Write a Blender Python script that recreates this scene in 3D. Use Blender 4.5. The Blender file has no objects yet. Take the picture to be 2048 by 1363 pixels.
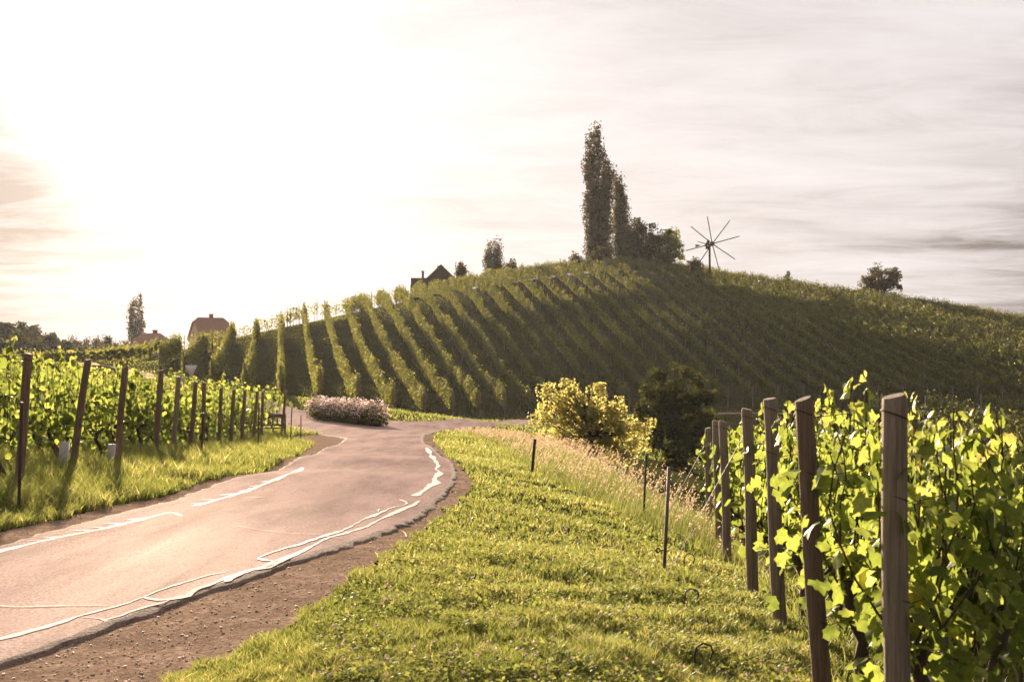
import bpy, math, random
import numpy as np
from mathutils import Vector
from mathutils.geometry import delaunay_2d_cdt

rad = math.radians
sc = bpy.context.scene
COL = sc.collection
rng = np.random.default_rng(7)
random.seed(7)

# ------------------------------------------------------------------ camera
F = 50.0 / 36.0 * 2048.0          # focal length in photograph pixels
HOR = 705.0                       # horizon row in the photograph
cam_d = bpy.data.cameras.new("camera")
cam = bpy.data.objects.new("camera", cam_d)
COL.objects.link(cam)
cam_d.lens = 50.0
cam_d.sensor_width = 36.0
cam_d.clip_start = 0.1
cam_d.clip_end = 9000.0
cam.location = (0, 0, 0)
cam.rotation_euler = (rad(90) + math.atan((HOR - 681.5) / F), 0, 0)
cam_d.dof.use_dof = True
cam_d.dof.focus_distance = 22.0
cam_d.dof.aperture_fstop = 6.3
sc.camera = cam

# ------------------------------------------------------------------ light
SUN_AZ, SUN_EL = rad(-14.5), rad(11.5)
sdir = Vector((math.sin(SUN_AZ) * math.cos(SUN_EL), math.cos(SUN_AZ) * math.cos(SUN_EL), math.sin(SUN_EL)))
sun_d = bpy.data.lights.new("sun", 'SUN')
sun_d.energy = 5.0
sun_d.angle = rad(0.8)
sun_d.color = (1.0, 0.80, 0.58)
sun = bpy.data.objects.new("sun", sun_d)
COL.objects.link(sun)
sun.location = sdir * 500
sun.rotation_euler = (-sdir).to_track_quat('-Z', 'Y').to_euler()

w = bpy.data.worlds.new("World")
sc.world = w
w.use_nodes = True
nt = w.node_tree
nt.nodes.clear()


def N(t, typ, **kw):
    n = t.nodes.new(typ)
    for k, v in kw.items():
        if k.startswith('i_'):
            key = k[2:]
            n.inputs[int(key) if key.isdigit() else key.replace('_', ' ')].default_value = v
        else:
            setattr(n, k, v)
    return n


def L(t, a, b):
    t.links.new(a, b)


def M_(t, op, a, b=None, clamp=False):
    n = t.nodes.new('ShaderNodeMath')
    n.operation = op
    n.use_clamp = clamp
    for i, v in enumerate((a, b)):
        if v is None:
            continue
        if isinstance(v, (int, float)):
            n.inputs[i].default_value = v
        else:
            t.links.new(v, n.inputs[i])
    return n.outputs[0]


def MIX(t, f, a, b, blend='MIX'):
    n = t.nodes.new('ShaderNodeMix')
    n.data_type = 'RGBA'
    n.blend_type = blend
    for i, v in ((0, f), (6, a), (7, b)):
        if isinstance(v, (int, float)):
            n.inputs[i].default_value = v
        elif isinstance(v, tuple):
            n.inputs[i].default_value = (*v, 1.0) if len(v) == 3 else v
        else:
            t.links.new(v, n.inputs[i])
    return n.outputs[2]


def RAMP(t, src, stops):
    n = t.nodes.new('ShaderNodeValToRGB')
    cr = n.color_ramp
    while len(cr.elements) < len(stops):
        cr.elements.new(0.5)
    for e, (p, c) in zip(cr.elements, stops):
        e.position = p
        e.color = (c, c, c, 1) if isinstance(c, (int, float)) else (*c, 1)
    t.links.new(src, n.inputs[0])
    return n.outputs[0]


def NOISE(t, vec, scale, detail=4, rough=0.55, dist=0.0):
    n = t.nodes.new('ShaderNodeTexNoise')
    n.inputs['Scale'].default_value = scale
    n.inputs['Detail'].default_value = detail
    n.inputs['Roughness'].default_value = rough
    n.inputs['Distortion'].default_value = dist
    if vec is not None:
        t.links.new(vec, n.inputs['Vector'])
    return n.outputs[0]


def MAPV(t, vec, loc=(0, 0, 0), rot=(0, 0, 0), scale=(1, 1, 1)):
    n = t.nodes.new('ShaderNodeMapping')
    n.inputs['Location'].default_value = loc
    n.inputs['Rotation'].default_value = rot
    n.inputs['Scale'].default_value = scale
    t.links.new(vec, n.inputs[0])
    return n.outputs[0]


# sky: Nishita base under a high veil of cirrus that scatters the low sun
tc = N(nt, 'ShaderNodeTexCoord')
gen = tc.outputs['Generated']
sky = N(nt, 'ShaderNodeTexSky')
sky.sky_type = 'NISHITA'
sky.sun_disc = False
sky.sun_elevation = SUN_EL
sky.sun_rotation = SUN_AZ
sky.air_density = 1.0
sky.dust_density = 2.0
skyc = MIX(nt, 1.0, sky.outputs[0], (0.0014, 0.0013, 0.0014), 'MULTIPLY')
dotn = N(nt, 'ShaderNodeVectorMath', operation='DOT_PRODUCT')
L(nt, gen, dotn.inputs[0])
dotn.inputs[1].default_value = sdir
d = M_(nt, 'MAXIMUM', dotn.outputs['Value'], 0.0)
g1 = M_(nt, 'POWER', d, 75.0)
g2 = M_(nt, 'POWER', d, 12.0)
g3 = M_(nt, 'POWER', d, 2.0)


def patch(px, py, power):
    v = Vector(((px - 1024) / F, 1.0, (HOR - py) / F)).normalized()
    dn = N(nt, 'ShaderNodeVectorMath', operation='DOT_PRODUCT')
    L(nt, gen, dn.inputs[0])
    dn.inputs[1].default_value = v
    return M_(nt, 'POWER', M_(nt, 'MAXIMUM', dn.outputs['Value'], 0.0), power)


dark = M_(nt, 'ADD', M_(nt, 'MULTIPLY', patch(-150, 150, 75), 0.95), M_(nt, 'MULTIPLY', patch(2150, 585, 300), 0.45))
dark = M_(nt, 'ADD', dark, M_(nt, 'MULTIPLY', patch(20, 450, 500), 0.22))
dark = M_(nt, 'ADD', dark, M_(nt, 'MULTIPLY', patch(1500, -250, 60), 0.03))
sep = N(nt, 'ShaderNodeSeparateXYZ')
L(nt, gen, sep.inputs[0])
zz = M_(nt, 'ADD', M_(nt, 'MAXIMUM', sep.outputs[2], 0.0), 0.09)
cx = M_(nt, 'DIVIDE', sep.outputs[0], zz)
cy = M_(nt, 'DIVIDE', sep.outputs[1], zz)
comb = N(nt, 'ShaderNodeCombineXYZ')
L(nt, cx, comb.inputs[0])
L(nt, cy, comb.inputs[1])
cv = comb.outputs[0]
big = NOISE(nt, MAPV(nt, cv, (3.1, 1.7, 0), (0, 0, rad(-34)), (0.42, 0.62, 1)), 1.0, 5, 0.55, 1.2)
fine = NOISE(nt, MAPV(nt, cv, (8.3, 2.2, 0), (0, 0, rad(-30)), (1.2, 2.0, 1)), 1.5, 10, 0.66, 0.9)
veil = M_(nt, 'ADD', M_(nt, 'MULTIPLY', big, 0.55), M_(nt, 'MULTIPLY', fine, 0.45))
cl = M_(nt, 'MULTIPLY', M_(nt, 'SUBTRACT', veil, 0.5), 2.7)
B = M_(nt, 'ADD', M_(nt, 'MULTIPLY', g3, 0.26), M_(nt, 'ADD', M_(nt, 'MULTIPLY', g2, 0.18), M_(nt, 'MULTIPLY', g1, 0.40)))
B = M_(nt, 'ADD', B, 0.60)
B = M_(nt, 'SUBTRACT', M_(nt, 'ADD', B, cl), dark)
B = M_(nt, 'MAXIMUM', B, 0.15)
B = M_(nt, 'SUBTRACT', 1.0, M_(nt, 'POWER', 2.71828, M_(nt, 'MULTIPLY', B, -1.9)))
veilc = MIX(nt, RAMP(nt, B, [(0.35, 0.0), (0.95, 1.0)]), (0.91, 0.80, 0.795), (0.985, 0.925, 0.915))
# the sky away from the sun is dimmer
fwd = N(nt, 'ShaderNodeMapRange')
fwd.interpolation_type = 'SMOOTHSTEP'
L(nt, dotn.outputs['Value'], fwd.inputs['Value'])
for i_, v_ in ((1, -0.5), (2, 0.72), (3, 0.55), (4, 1.0)):
    fwd.inputs[i_].default_value = v_
veilc = MIX(nt, 1.0, veilc, M_(nt, 'MULTIPLY', M_(nt, 'MULTIPLY', B, 0.318), fwd.outputs[0]), 'MULTIPLY')
glow = MIX(nt, 1.0, (1.0, 0.95, 0.92), M_(nt, 'ADD', M_(nt, 'MULTIPLY', M_(nt, 'POWER', d, 50.0), 0.10), M_(nt, 'MULTIPLY', M_(nt, 'POWER', d, 900.0), 4.0)), 'MULTIPLY')
allsky = MIX(nt, 1.0, MIX(nt, 1.0, skyc, veilc, 'ADD'), glow, 'ADD')
bg = N(nt, 'ShaderNodeBackground')
bg.inputs['Strength'].default_value = 1.0
L(nt, allsky, bg.inputs['Color'])
wo = N(nt, 'ShaderNodeOutputWorld')
L(nt, bg.outputs[0], wo.inputs[0])

sc.view_settings.view_transform = 'Standard'
sc.view_settings.look = 'None'
sc.view_settings.exposure = 1.62
sc.view_settings.gamma = 1.0
sc.render.engine = 'CYCLES'
sc.cycles.use_denoising = True
sc.cycles.max_bounces = 8
sc.cycles.transparent_max_bounces = 8
sc.cycles.volume_bounces = 0
sc.cycles.sample_clamp_indirect = 6.0
sc.cycles.caustics_reflective = False
sc.cycles.caustics_refractive = False

# ------------------------------------------------------------------ helpers


def tag(o, label=None, cat=None, group=None, kind=None):
    if label:
        o['label'] = label
    if cat:
        o['category'] = cat
    if group:
        o['group'] = group
    if kind:
        o['kind'] = kind
    return o


def empty(name, loc, rz=0.0):
    o = bpy.data.objects.new(name, None)
    COL.objects.link(o)
    o.location = loc
    o.rotation_euler.z = rz
    o.empty_display_size = 0.3
    return o


def frame_from_z(nrm, roll):
    """rotation matrices (n,3,3) whose z column is nrm"""
    nrm = nrm / np.linalg.norm(nrm, axis=1, keepdims=True)
    up = np.where(np.abs(nrm[:, 2:3]) > 0.95, np.array([[1.0, 0, 0]]), np.array([[0, 0, 1.0]]))
    x = np.cross(up, nrm)
    x /= np.linalg.norm(x, axis=1, keepdims=True)
    y = np.cross(nrm, x)
    c, s = np.cos(roll)[:, None], np.sin(roll)[:, None]
    x2, y2 = x * c + y * s, -x * s + y * c
    return np.stack([x2, y2, nrm], axis=2)


class MB:
    """collects geometry; build() links it as ONE mesh object"""

    def __init__(self):
        self.v, self.f3, self.f4, self.m3, self.m4, self.r = [], [], [], [], [], []
        self.n = 0

    def add(self, v, f, mi=0, r=None):
        v = np.asarray(v, float).reshape(-1, 3)
        f = np.asarray(f, int)
        if r is None:
            r = np.full(len(v), random.random())
        self.v.append(v)
        self.r.append(np.broadcast_to(r, (len(v),)))
        f = f + self.n
        if f.shape[1] == 3:
            self.f3.append(f)
            self.m3.append(np.full(len(f), mi))
        else:
            self.f4.append(f)
            self.m4.append(np.full(len(f), mi))
        self.n += len(v)
        return self

    def scatter(self, tv, tf, pos, nrm, size, mi=0, roll=None, squash=None, r=None):
        n = len(pos)
        if n == 0:
            return self
        if roll is None:
            roll = rng.uniform(0, 2 * math.pi, n)
        R = frame_from_z(np.asarray(nrm, float), roll)
        s = np.broadcast_to(np.asarray(size, float), (n,))
        v = np.einsum('nij,kj->nki', R, tv) * s[:, None, None] + np.asarray(pos)[:, None, :]
        k = len(tv)
        f = tf[None] + (np.arange(n) * k)[:, None, None]
        if r is None:
            r = rng.random(n)
        self.add(v.reshape(-1, 3), f.reshape(-1, tf.shape[1]), mi, np.repeat(r, k))
        return self

    def tube(self, pts, radii, sides=6, mi=0, caps=True, jitter=0.0, r=None):
        pts = np.asarray(pts, float)
        radii = np.broadcast_to(np.asarray(radii, float), (len(pts),))
        vs = []
        ref = None
        for i, p in enumerate(pts):
            t = pts[min(i + 1, len(pts) - 1)] - pts[max(i - 1, 0)]
            t = t / (np.linalg.norm(t) + 1e-9)
            if ref is None:
                ref = np.array([1.0, 0, 0]) if abs(t[0]) < 0.8 else np.array([0, 1.0, 0])
            x = ref - t * np.dot(ref, t)
            x /= np.linalg.norm(x) + 1e-9
            ref = x
            y = np.cross(t, x)
            a = np.arange(sides) * 2 * math.pi / sides
            rr = radii[i] * (1 + (rng.uniform(-jitter, jitter, sides) if jitter else 0))
            vs.append(p + np.outer(np.cos(a) * rr, x) + np.outer(np.sin(a) * rr, y))
        v = np.concatenate(vs)
        f = []
        for i in range(len(pts) - 1):
            for j in range(sides):
                a0, a1 = i * sides + j, i * sides + (j + 1) % sides
                f.append((a0, a1, a1 + sides, a0 + sides))
        self.add(v, f, mi, r)
        if caps:
            for idx, rev in ((0, True), (len(pts) - 1, False)):
                ring = v[idx * sides:(idx + 1) * sides]
                cv_ = np.vstack([ring, pts[idx][None]])
                ff = [((j + 1) % sides, j, sides) if rev else (j, (j + 1) % sides, sides) for j in range(sides)]
                self.add(cv_, ff, mi, r)
        return self

    def box(self, c, s, rz=0.0, mi=0, tilt=None):
        x, y, z = s[0] / 2, s[1] / 2, s[2] / 2
        v = np.array([(-x, -y, -z), (x, -y, -z), (x, y, -z), (-x, y, -z), (-x, -y, z), (x, -y, z), (x, y, z), (-x, y, z)], float)
        if tilt is not None:
            v = v @ np.array(tilt).T
        ca, sa = math.cos(rz), math.sin(rz)
        v = np.stack([v[:, 0] * ca - v[:, 1] * sa, v[:, 0] * sa + v[:, 1] * ca, v[:, 2]], 1) + np.array(c)
        f = [(0, 3, 2, 1), (4, 5, 6, 7), (0, 1, 5, 4), (1, 2, 6, 5), (2, 3, 7, 6), (3, 0, 4, 7)]
        return self.add(v, f, mi)

    def build(self, name, mats, parent=None, origin=(0, 0, 0), smooth=False):
        me = bpy.data.meshes.new(name)
        v = np.concatenate(self.v) - np.array(origin, float)
        me.vertices.add(len(v))
        me.vertices.foreach_set('co', v.astype(np.float32).ravel())
        f3 = np.concatenate(self.f3) if self.f3 else np.zeros((0, 3), int)
        f4 = np.concatenate(self.f4) if self.f4 else np.zeros((0, 4), int)
        mi = np.concatenate(self.m3 + self.m4).astype(np.int32)
        li = np.concatenate([f3.ravel(), f4.ravel()]).astype(np.int32)
        me.loops.add(len(li))
        me.loops.foreach_set('vertex_index', li)
        me.polygons.add(len(f3) + len(f4))
        st = np.concatenate([np.arange(len(f3)) * 3, len(f3) * 3 + np.arange(len(f4)) * 4]).astype(np.int32)
        me.polygons.foreach_set('loop_start', st)
        me.polygons.foreach_set('material_index', mi)
        if smooth:
            me.polygons.foreach_set('use_smooth', np.ones(len(st), bool))
        a = me.attributes.new('rnd', 'FLOAT', 'POINT')
        a.data.foreach_set('value', np.concatenate(self.r).astype(np.float32))
        for m in (mats if isinstance(mats, (list, tuple)) else [mats]):
            me.materials.append(m)
        me.update(calc_edges=True)
        o = bpy.data.objects.new(name, me)
        COL.objects.link(o)
        if parent is not None:
            o.parent = parent
        else:
            o.location = origin
        return o


# ------------------------------------------------------------------ terrain height
def px2(px, py, Y):
    return ((px - 1024.0) / F * Y, Y, (HOR - py) / F * Y)


PITCH = 2.6
DV = np.array([-0.16, 0.987])      # direction the hill rows climb
DV = DV / np.linalg.norm(DV)
NV = np.array([DV[1], -DV[0]])
base_px = {-4: 321, -3: 368, -2: 424, -1: 490, 0: 562, 1: 640, 2: 715, 3: 787, 4: 848, 5: 904, 6: 957, 7: 1008}
for k in range(8, 17):
    base_px[k] = 1008 + (k - 7) * 49.2
for k in range(17, 40):
    base_px[k] = 1500 + (k - 17) * 49.7


def row_base(k):
    if k == 0:
        return np.array([(562 - 1024) / F * 98, 98.0])
    u = (base_px[k] - 1024) / F
    den = u * NV[0] + NV[1]
    Y = k * PITCH / den
    return np.array([u * Y, Y])


base_z = {-4: -1.5, -3: -2.06, -2: -2.6, -1: -2.9, 0: -3.05, 1: -3.2, 2: -3.6, 3: -4.4, 4: -4.85, 5: -5.05, 6: -5.1, 7: -5.15}
C = []   # x, y, z, sigma
for k in list(range(-4, 8)) + [9, 11, 13, 15, 17, 20, 23, 27, 31, 36]:
    p = row_base(k)
    C.append((p[0], p[1], base_z.get(k, -5.2), 0.15))


def onrow(k, s, z):
    p = row_base(k) + DV * s
    C.append((p[0], p[1], z, 0.4))


for s_, z_ in ((17, -3.1), (38, -1.2), (57, 1.6)):
    onrow(3, s_, z_)
for s_, z_ in ((27, -0.9), (47, 2.7)):
    onrow(7, s_, z_)
for s_, z_ in ((20, -0.9), (40, 3.6)):
    onrow(10, s_, z_)
for s_, z_ in ((8, -3.2), (30, 2.6), (50, 7.6)):
    onrow(17, s_, z_)
for s_, z_ in ((15, -2.5), (40, 2.6), (60, 6.0)):
    onrow(27, s_, z_)
for px_, py_, Y_ in ((510, 634, 150), (605, 613, 163), (697, 600, 168), (777, 592, 174), (860, 577, 178), (968, 552, 185), (1060, 530, 194),
                     (1200, 517, 204), (1300, 517, 205), (1400, 532, 208), (1500, 550, 212), (1573, 561, 214), (1700, 576, 218),
                     (1850, 594, 222), (2048, 633, 225), (2300, 690, 225)):
    x_, y_, z_ = px2(px_, py_, Y_)
    C.append((x_, y_, z_ - 2.3, 0.25))
    C.append((x_ * 1.22, y_ * 1.22, (z_ * 1.20 - 2.3) if px_ < 1100 else z_ - 2.9, 0.6))
C += [(-34, 146, -0.6, .4), (-31.7, 150, 0.0, .4), (-40.6, 200, 1.2, .5), (-28, 156, 1.0, .4),
      (-31, 107, -0.95, .2), (-22, 95, -2.3, .3), (-17, 88, -3.0, .3), (-38, 125, -0.9, .3)]
C += [(0, 0, -1.75, .05), (3, 0, -1.95, .1), (-4, 0, -1.75, .1), (-9, 0, -1.7, .2), (0, -15, -1.6, .3), (15, -12, -3.5, .5), (-20, -10, -1.5, .5), (0, 8, -1.85, .05), (0.4, 12, -1.98, .1)]
C += [(1.74, 6.45, -2.10, .03), (1.9, 8.8, -2.2, .03), (2.26, 12, -2.32, .03), (2.46, 14.5, -2.47, .03), (2.85, 18.6, -2.78, .03), (2.96, 20.4, -2.87, .03),
      (3.43, 24.8, -3.2, .05), (1.3, 15, -2.28, .05), (1.9, 24, -2.7, .05), (.46, 32, -2.72, .05), (0, 42, -3.0, .1), (-0.6, 52, -3.25, .1)]
REDGE = [(-3.0, 8.4, -1.85), (-2.7, 9.9, -1.87), (-2.2, 12.1, -1.9), (-1.6, 15.2, -2.0), (-1.2, 20, -2.15), (-1.2, 27.3, -2.35), (-1.5, 32.4, -2.47),
         (-2.3, 40, -2.7), (-3.4, 53.4, -3.1), (-3.1, 62, -3.4)]
LEDGE = [(-5.06, 14, -1.95), (-4.6, 20.2, -2.1), (-4.6, 28.4, -2.38), (-5.0, 36, -2.6), (-5.7, 49, -3.05), (-6.5, 55.6, -3.35)]
C += [(*p, .03) for p in REDGE + LEDGE]
LPOST = [(20, 35, -1.93), (24.8, 140, -2.04), (27.3, 232, -2.2), (32, 310, -2.31), (34, 345, -2.49), (37, 378, -2.67), (39.5, 405, -2.74),
         (43.5, 437, -2.98), (46, 460, -3.10), (49, 482, -3.2), (52, 505, -3.32), (55, 522, -3.42), (60, 562, -3.52)]
C += [((px_ - 1024) / F * Y_, Y_, z_, .06) for Y_, px_, z_ in LPOST]
C += [(-14, 30, -2.0, .2), (-14.5, 50, -2.7, .2), (-22, 45, -2.05, .3), (-25, 70, -2.6, .3), (-13, 62, -3.2, .2), (-35, 60, -2.0, .4), (-16, 74, -3.3, .3), (-30, 88, -2.3, .3), (-50, 90, -2.5, .4)]
C += [(-5, 72, -3.78, .1), (-8, 66, -3.6, .1), (-11.7, 74, -3.6, .1), (-13.5, 85, -3.4, .15), (-6.5, 79, -3.95, .15), (-2.2, 75, -3.92, .15), (-.8, 91, -4.6, .15), (2.8, 104, -4.95, .15),
      (8.4, 117, -5.2, .15), (20.8, 124, -5.3, .15), (35, 128, -5.35, .15), (46, 129, -5.4, .2), (70, 131, -5.5, .4), (120, 130, -6, 1)]
C += [(8, 40, -5.2, .3), (6, 30, -4.2, .2), (12, 55, -6.6, .4), (5, 62, -5.0, .3), (2, 75, -4.9, .3), (11, 85, -6.9, .3), (25, 90, -7.5, .4), (40, 105, -7.0, .4), (20, 40, -7.8, .4), (10, 20, -4.5, .3),
      (5, 12, -3.0, .1), (7, 9, -3.3, .2), (15, 10, -5.0, .5), (30, 20, -8, .6), (15, 108, -6.1, .3), (30, 115, -6.3, .3), (60, 100, -7.5, .6), (6, 95, -5.8, .3)]
C += [(-70, 330, -3.2, 1), (-100, 300, -3, 1), (-60, 150, -2.7, .4), (-75, 200, -3.0, .8), (-110, 220, -3, 1), (-50, 260, 0, .8), (110, 210, 0, 1), (150, 170, -4, 2), (-13, 260, 7, .8), (30, 270, 9, 1), (0, 330, 4, 2),
      (100, 300, 3, 2), (-300, 400, -6, 3), (300, 400, -6, 3), (0, 500, -4, 3), (-200, 100, -3, 2), (250, 50, -9, 3), (-100, -50, 0, 2), (100, -50, -6, 3), (-200, 600, -8, 4), (200, 600, -8, 4)]
C = np.array(C, float)
SCL = 100.0


def _U(r2):
    return np.where(r2 > 1e-12, r2 * np.log(np.maximum(r2, 1e-12)), 0.0)


def _fit():
    n = len(C)
    P = C[:, :2] / SCL
    r2 = ((P[:, None] - P[None]) ** 2).sum(2)
    K = _U(r2) + np.diag((C[:, 3] ** 2) * 0.004)
    Q = np.hstack([np.ones((n, 1)), P])
    A = np.block([[K, Q], [Q.T, np.zeros((3, 3))]])
    return np.linalg.solve(A, np.concatenate([C[:, 2], np.zeros(3)])), P


_W, _P = _fit()


def H(x, y):
    x = np.asarray(x, float)
    y = np.asarray(y, float)
    shp = x.shape
    q = np.stack([x.ravel(), y.ravel()], 1) / SCL
    out = np.empty(len(q))
    for i in range(0, len(q), 20000):
        qq = q[i:i + 20000]
        r2 = ((qq[:, None] - _P[None]) ** 2).sum(2)
        out[i:i + 20000] = _U(r2) @ _W[:-3] + _W[-3] + qq @ _W[-2:]
    X, Y = q[:, 0] * SCL, q[:, 1] * SCL
    xe = np.interp(Y, [-6, 0, 5, 8, 12.3, 16.9, 22, 25.6, 31.3, 40, 50, 58], [-6, -3.9, -2.6, -1.78, -1.3, -1.03, -.73, -.71, -1.15, -1.95, -2.75, -3.1])
    wb = np.clip((X - xe - .25) / .9, 0, 1) * np.clip((50 - Y) / 12, 0, 1) * np.clip((14 - X) / 4, 0, 1) * np.clip((Y - 2) / 3, 0, 1)
    wn = lambda s, k: (np.sin(X * s + 1.3 * k) * np.cos(Y * s * 1.13 + .7 * k) + .6 * np.sin(X * s * 2.3 + Y * s * 1.7 + k) + .4 * np.cos(X * s * 4.1 - Y * s * 3.7 + 2 * k)) / 2.0
    out = out + wb * (.045 * wn(1.2, 3) + .022 * wn(3.4, 5))
    r = np.hypot(q[:, 0] * SCL, q[:, 1] * SCL - 150)
    t = np.clip((r - 260) / 200, 0, 1)
    t = t * t * (3 - 2 * t)
    out = out * (1 - t) + (-12.0) * t
    return out.reshape(shp)


def h1(x, y):
    return float(H(np.array([x]), np.array([y]))[0])


def ground_at(px, py):
    """where the ground is met by the sight line through a photograph pixel"""
    u, v = (px - 1024.0) / F, (HOR - py) / F
    ys = np.concatenate([np.arange(4, 60, 0.25), np.arange(60, 260, 1.0)])
    zs = H(u * ys, ys) - v * ys
    i = np.argmax(zs > 0)
    if i == 0:
        i = 1
    a, b = ys[i - 1], ys[i]
    za, zb = zs[i - 1], zs[i]
    Y = a + (b - a) * (0 - za) / (zb - za + 1e-12)
    return (u * Y, Y)


# ------------------------------------------------------------------ materials
MT = {}


def newmat(name):
    m = bpy.data.materials.new(name)
    m.use_nodes = True
    t = m.node_tree
    t.nodes.clear()
    out = t.nodes.new('ShaderNodeOutputMaterial')
    MT[name] = m
    return m, t, out


def attr(t, name='rnd'):
    n = t.nodes.new('ShaderNodeAttribute')
    n.attribute_name = name
    return n.outputs['Fac']


def leafmat(name, stops, trans=0.55, tint=(1.35, 1.25, 0.55), gloss=0.10, rough=0.45):
    """thin leaf: diffuse + translucent + a waxy sheen; colour varies per leaf"""
    m, t, out = newmat(name)
    col = RAMP(t, attr(t), stops)
    geo = N(t, 'ShaderNodeNewGeometry')
    mot = RAMP(t, NOISE(t, geo.outputs['Position'], 45.0, 3, 0.6), [(0.3, 0.72), (0.7, 1.12)])
    col = MIX(t, 1.0, col, mot, 'MULTIPLY')
    dif = N(t, 'ShaderNodeBsdfDiffuse')
    L(t, col, dif.inputs[0])
    tr = N(t, 'ShaderNodeBsdfTranslucent')
    L(t, MIX(t, 1.0, col, tint, 'MULTIPLY'), tr.inputs[0])
    mx = N(t, 'ShaderNodeMixShader')
    mx.inputs[0].default_value = trans
    L(t, dif.outputs[0], mx.inputs[1])
    L(t, tr.outputs[0], mx.inputs[2])
    gl = N(t, 'ShaderNodeBsdfGlossy')
    gl.inputs['Roughness'].default_value = rough
    gl.inputs['Color'].default_value = (0.9, 0.9, 0.85, 1)
    fr = N(t, 'ShaderNodeFresnel')
    fr.inputs[0].default_value = 1.35
    mg = N(t, 'ShaderNodeMixShader')
    L(t, M_(t, 'MULTIPLY', fr.outputs[0], gloss * 4), mg.inputs[0])
    L(t, mx.outputs[0], mg.inputs[1])
    L(t, gl.outputs[0], mg.inputs[2])
    L(t, mg.outputs[0], out.inputs[0])
    return m


def stdmat(name, c1, c2, scale=6.0, rough=0.8, stretch=(1, 1, 1), bump=0.3, detail=6, spec=0.3, metal=0.0, bscale=None):
    m, t, out = newmat(name)
    tcn = N(t, 'ShaderNodeTexCoord')
    v = MAPV(t, tcn.outputs['Object'], scale=stretch)
    nz = NOISE(t, v, scale, detail, 0.6)
    p = N(t, 'ShaderNodeBsdfPrincipled')
    L(t, MIX(t, RAMP(t, nz, [(0.3, 0.0), (0.7, 1.0)]), c1, c2), p.inputs['Base Color'])
    p.inputs['Roughness'].default_value = rough
    p.inputs['Specular IOR Level'].default_value = spec
    p.inputs['Metallic'].default_value = metal
    if bump:
        b = N(t, 'ShaderNodeBump')
        b.inputs['Strength'].default_value = bump
        b.inputs['Distance'].default_value = 0.02
        L(t, NOISE(t, v, bscale or scale * 3, 5), b.inputs['Height'])
        L(t, b.outputs[0], p.inputs['Normal'])
    L(t, p.outputs[0], out.inputs[0])
    return m


leafmat('vine_leaf', [(0.0, (0.065, 0.090, 0.026)), (0.45, (0.115, 0.145, 0.042)), (0.85, (0.175, 0.195, 0.070)), (1.0, (0.28, 0.25, 0.11))], 0.62, (3.2, 2.95, 1.7), 0.03)
leafmat('hill_leaf', [(0.0, (0.072, 0.086, 0.024)), (0.5, (0.115, 0.130, 0.038)), (1.0, (0.180, 0.185, 0.065))], 0.42, (3.6, 3.1, 1.8), 0.02)
leafmat('grass_blade', [(0.0, (0.066, 0.090, 0.026)), (0.5, (0.135, 0.160, 0.052)), (0.85, (0.23, 0.235, 0.10)), (1.0, (0.42, 0.35, 0.22))], 0.55, (2.7, 2.4, 1.6), 0.02)
leafmat('dry_grass', [(0.0, (0.22, 0.21, 0.10)), (0.5, (0.42, 0.37, 0.22)), (1.0, (0.62, 0.52, 0.39))], 0.45, (1.4, 1.2, 1.1), 0.02)
leafmat('poplar_leaf', [(0.0, (0.045, 0.042, 0.015)), (0.6, (0.070, 0.062, 0.020)), (1.0, (0.11, 0.095, 0.030))], 0.35, (2.6, 2.1, 0.9), 0.0)
leafmat('dark_leaf', [(0.0, (0.035, 0.042, 0.014)), (0.6, (0.055, 0.062, 0.020)), (1.0, (0.095, 0.10, 0.030))], 0.35, (2.4, 2.1, 0.9), 0.01)
leafmat('bright_leaf', [(0.0, (0.13, 0.14, 0.055)), (0.6, (0.22, 0.22, 0.095)), (1.0, (0.33, 0.30, 0.15))], 0.66, (3.3, 2.95, 2.0), 0.03)
leafmat('petal', [(0.0, (0.10, 0.11, 0.04)), (0.28, (0.16, 0.15, 0.07)), (0.4, (0.70, 0.56, 0.52)), (1.0, (0.88, 0.76, 0.72))], 0.55, (1.1, 1.0, 1.0), 0.0)
leafmat('clover_petal', [(0.0, (0.65, 0.50, 0.46)), (1.0, (0.85, 0.76, 0.72))], 0.45, (1.1, 1.0, 1.0), 0.0)
stdmat('bark', (0.055, 0.038, 0.026), (0.12, 0.085, 0.06), 8, 0.9, (1, 1, 0.25), 0.8)
stdmat('post_wood', (0.20, 0.15, 0.108), (0.48, 0.365, 0.26), 7, 0.8, (9, 9, 0.35), 0.9)
stdmat('post_wood_dark', (0.15, 0.10, 0.066), (0.33, 0.22, 0.145), 7, 0.85, (9, 9, 0.35), 0.9)
stdmat('grey_stake', (0.16, 0.12, 0.10), (0.26, 0.20, 0.16), 9, 0.6, (2, 2, 0.3), 0.2)
stdmat('stake_dark', (0.05, 0.037, 0.03), (0.09, 0.065, 0.05), 9, 0.6, (2, 2, 0.3), 0.2)
stdmat('steel', (0.30, 0.28, 0.26), (0.45, 0.42, 0.40), 9, 0.4, (2, 2, 0.3), 0.1, metal=0.7)
stdmat('black_plastic', (0.012, 0.011, 0.010), (0.02, 0.018, 0.016), 9, 0.4, bump=0.0)
stdmat('iron', (0.035, 0.025, 0.02), (0.07, 0.045, 0.03), 30, 0.6, bump=0.2)
stdmat('white_tube', (0.50, 0.46, 0.42), (0.66, 0.62, 0.58), 5, 0.55, (1, 1, 0.5), 0.1)
stdmat('sign_metal', (0.78, 0.74, 0.72), (0.86, 0.82, 0.80), 3, 0.45, bump=0.0)
stdmat('roof_tile', (0.26, 0.105, 0.062), (0.36, 0.155, 0.095), 1.5, 0.85, (1, 1, 4), 0.5, bscale=9)
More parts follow.
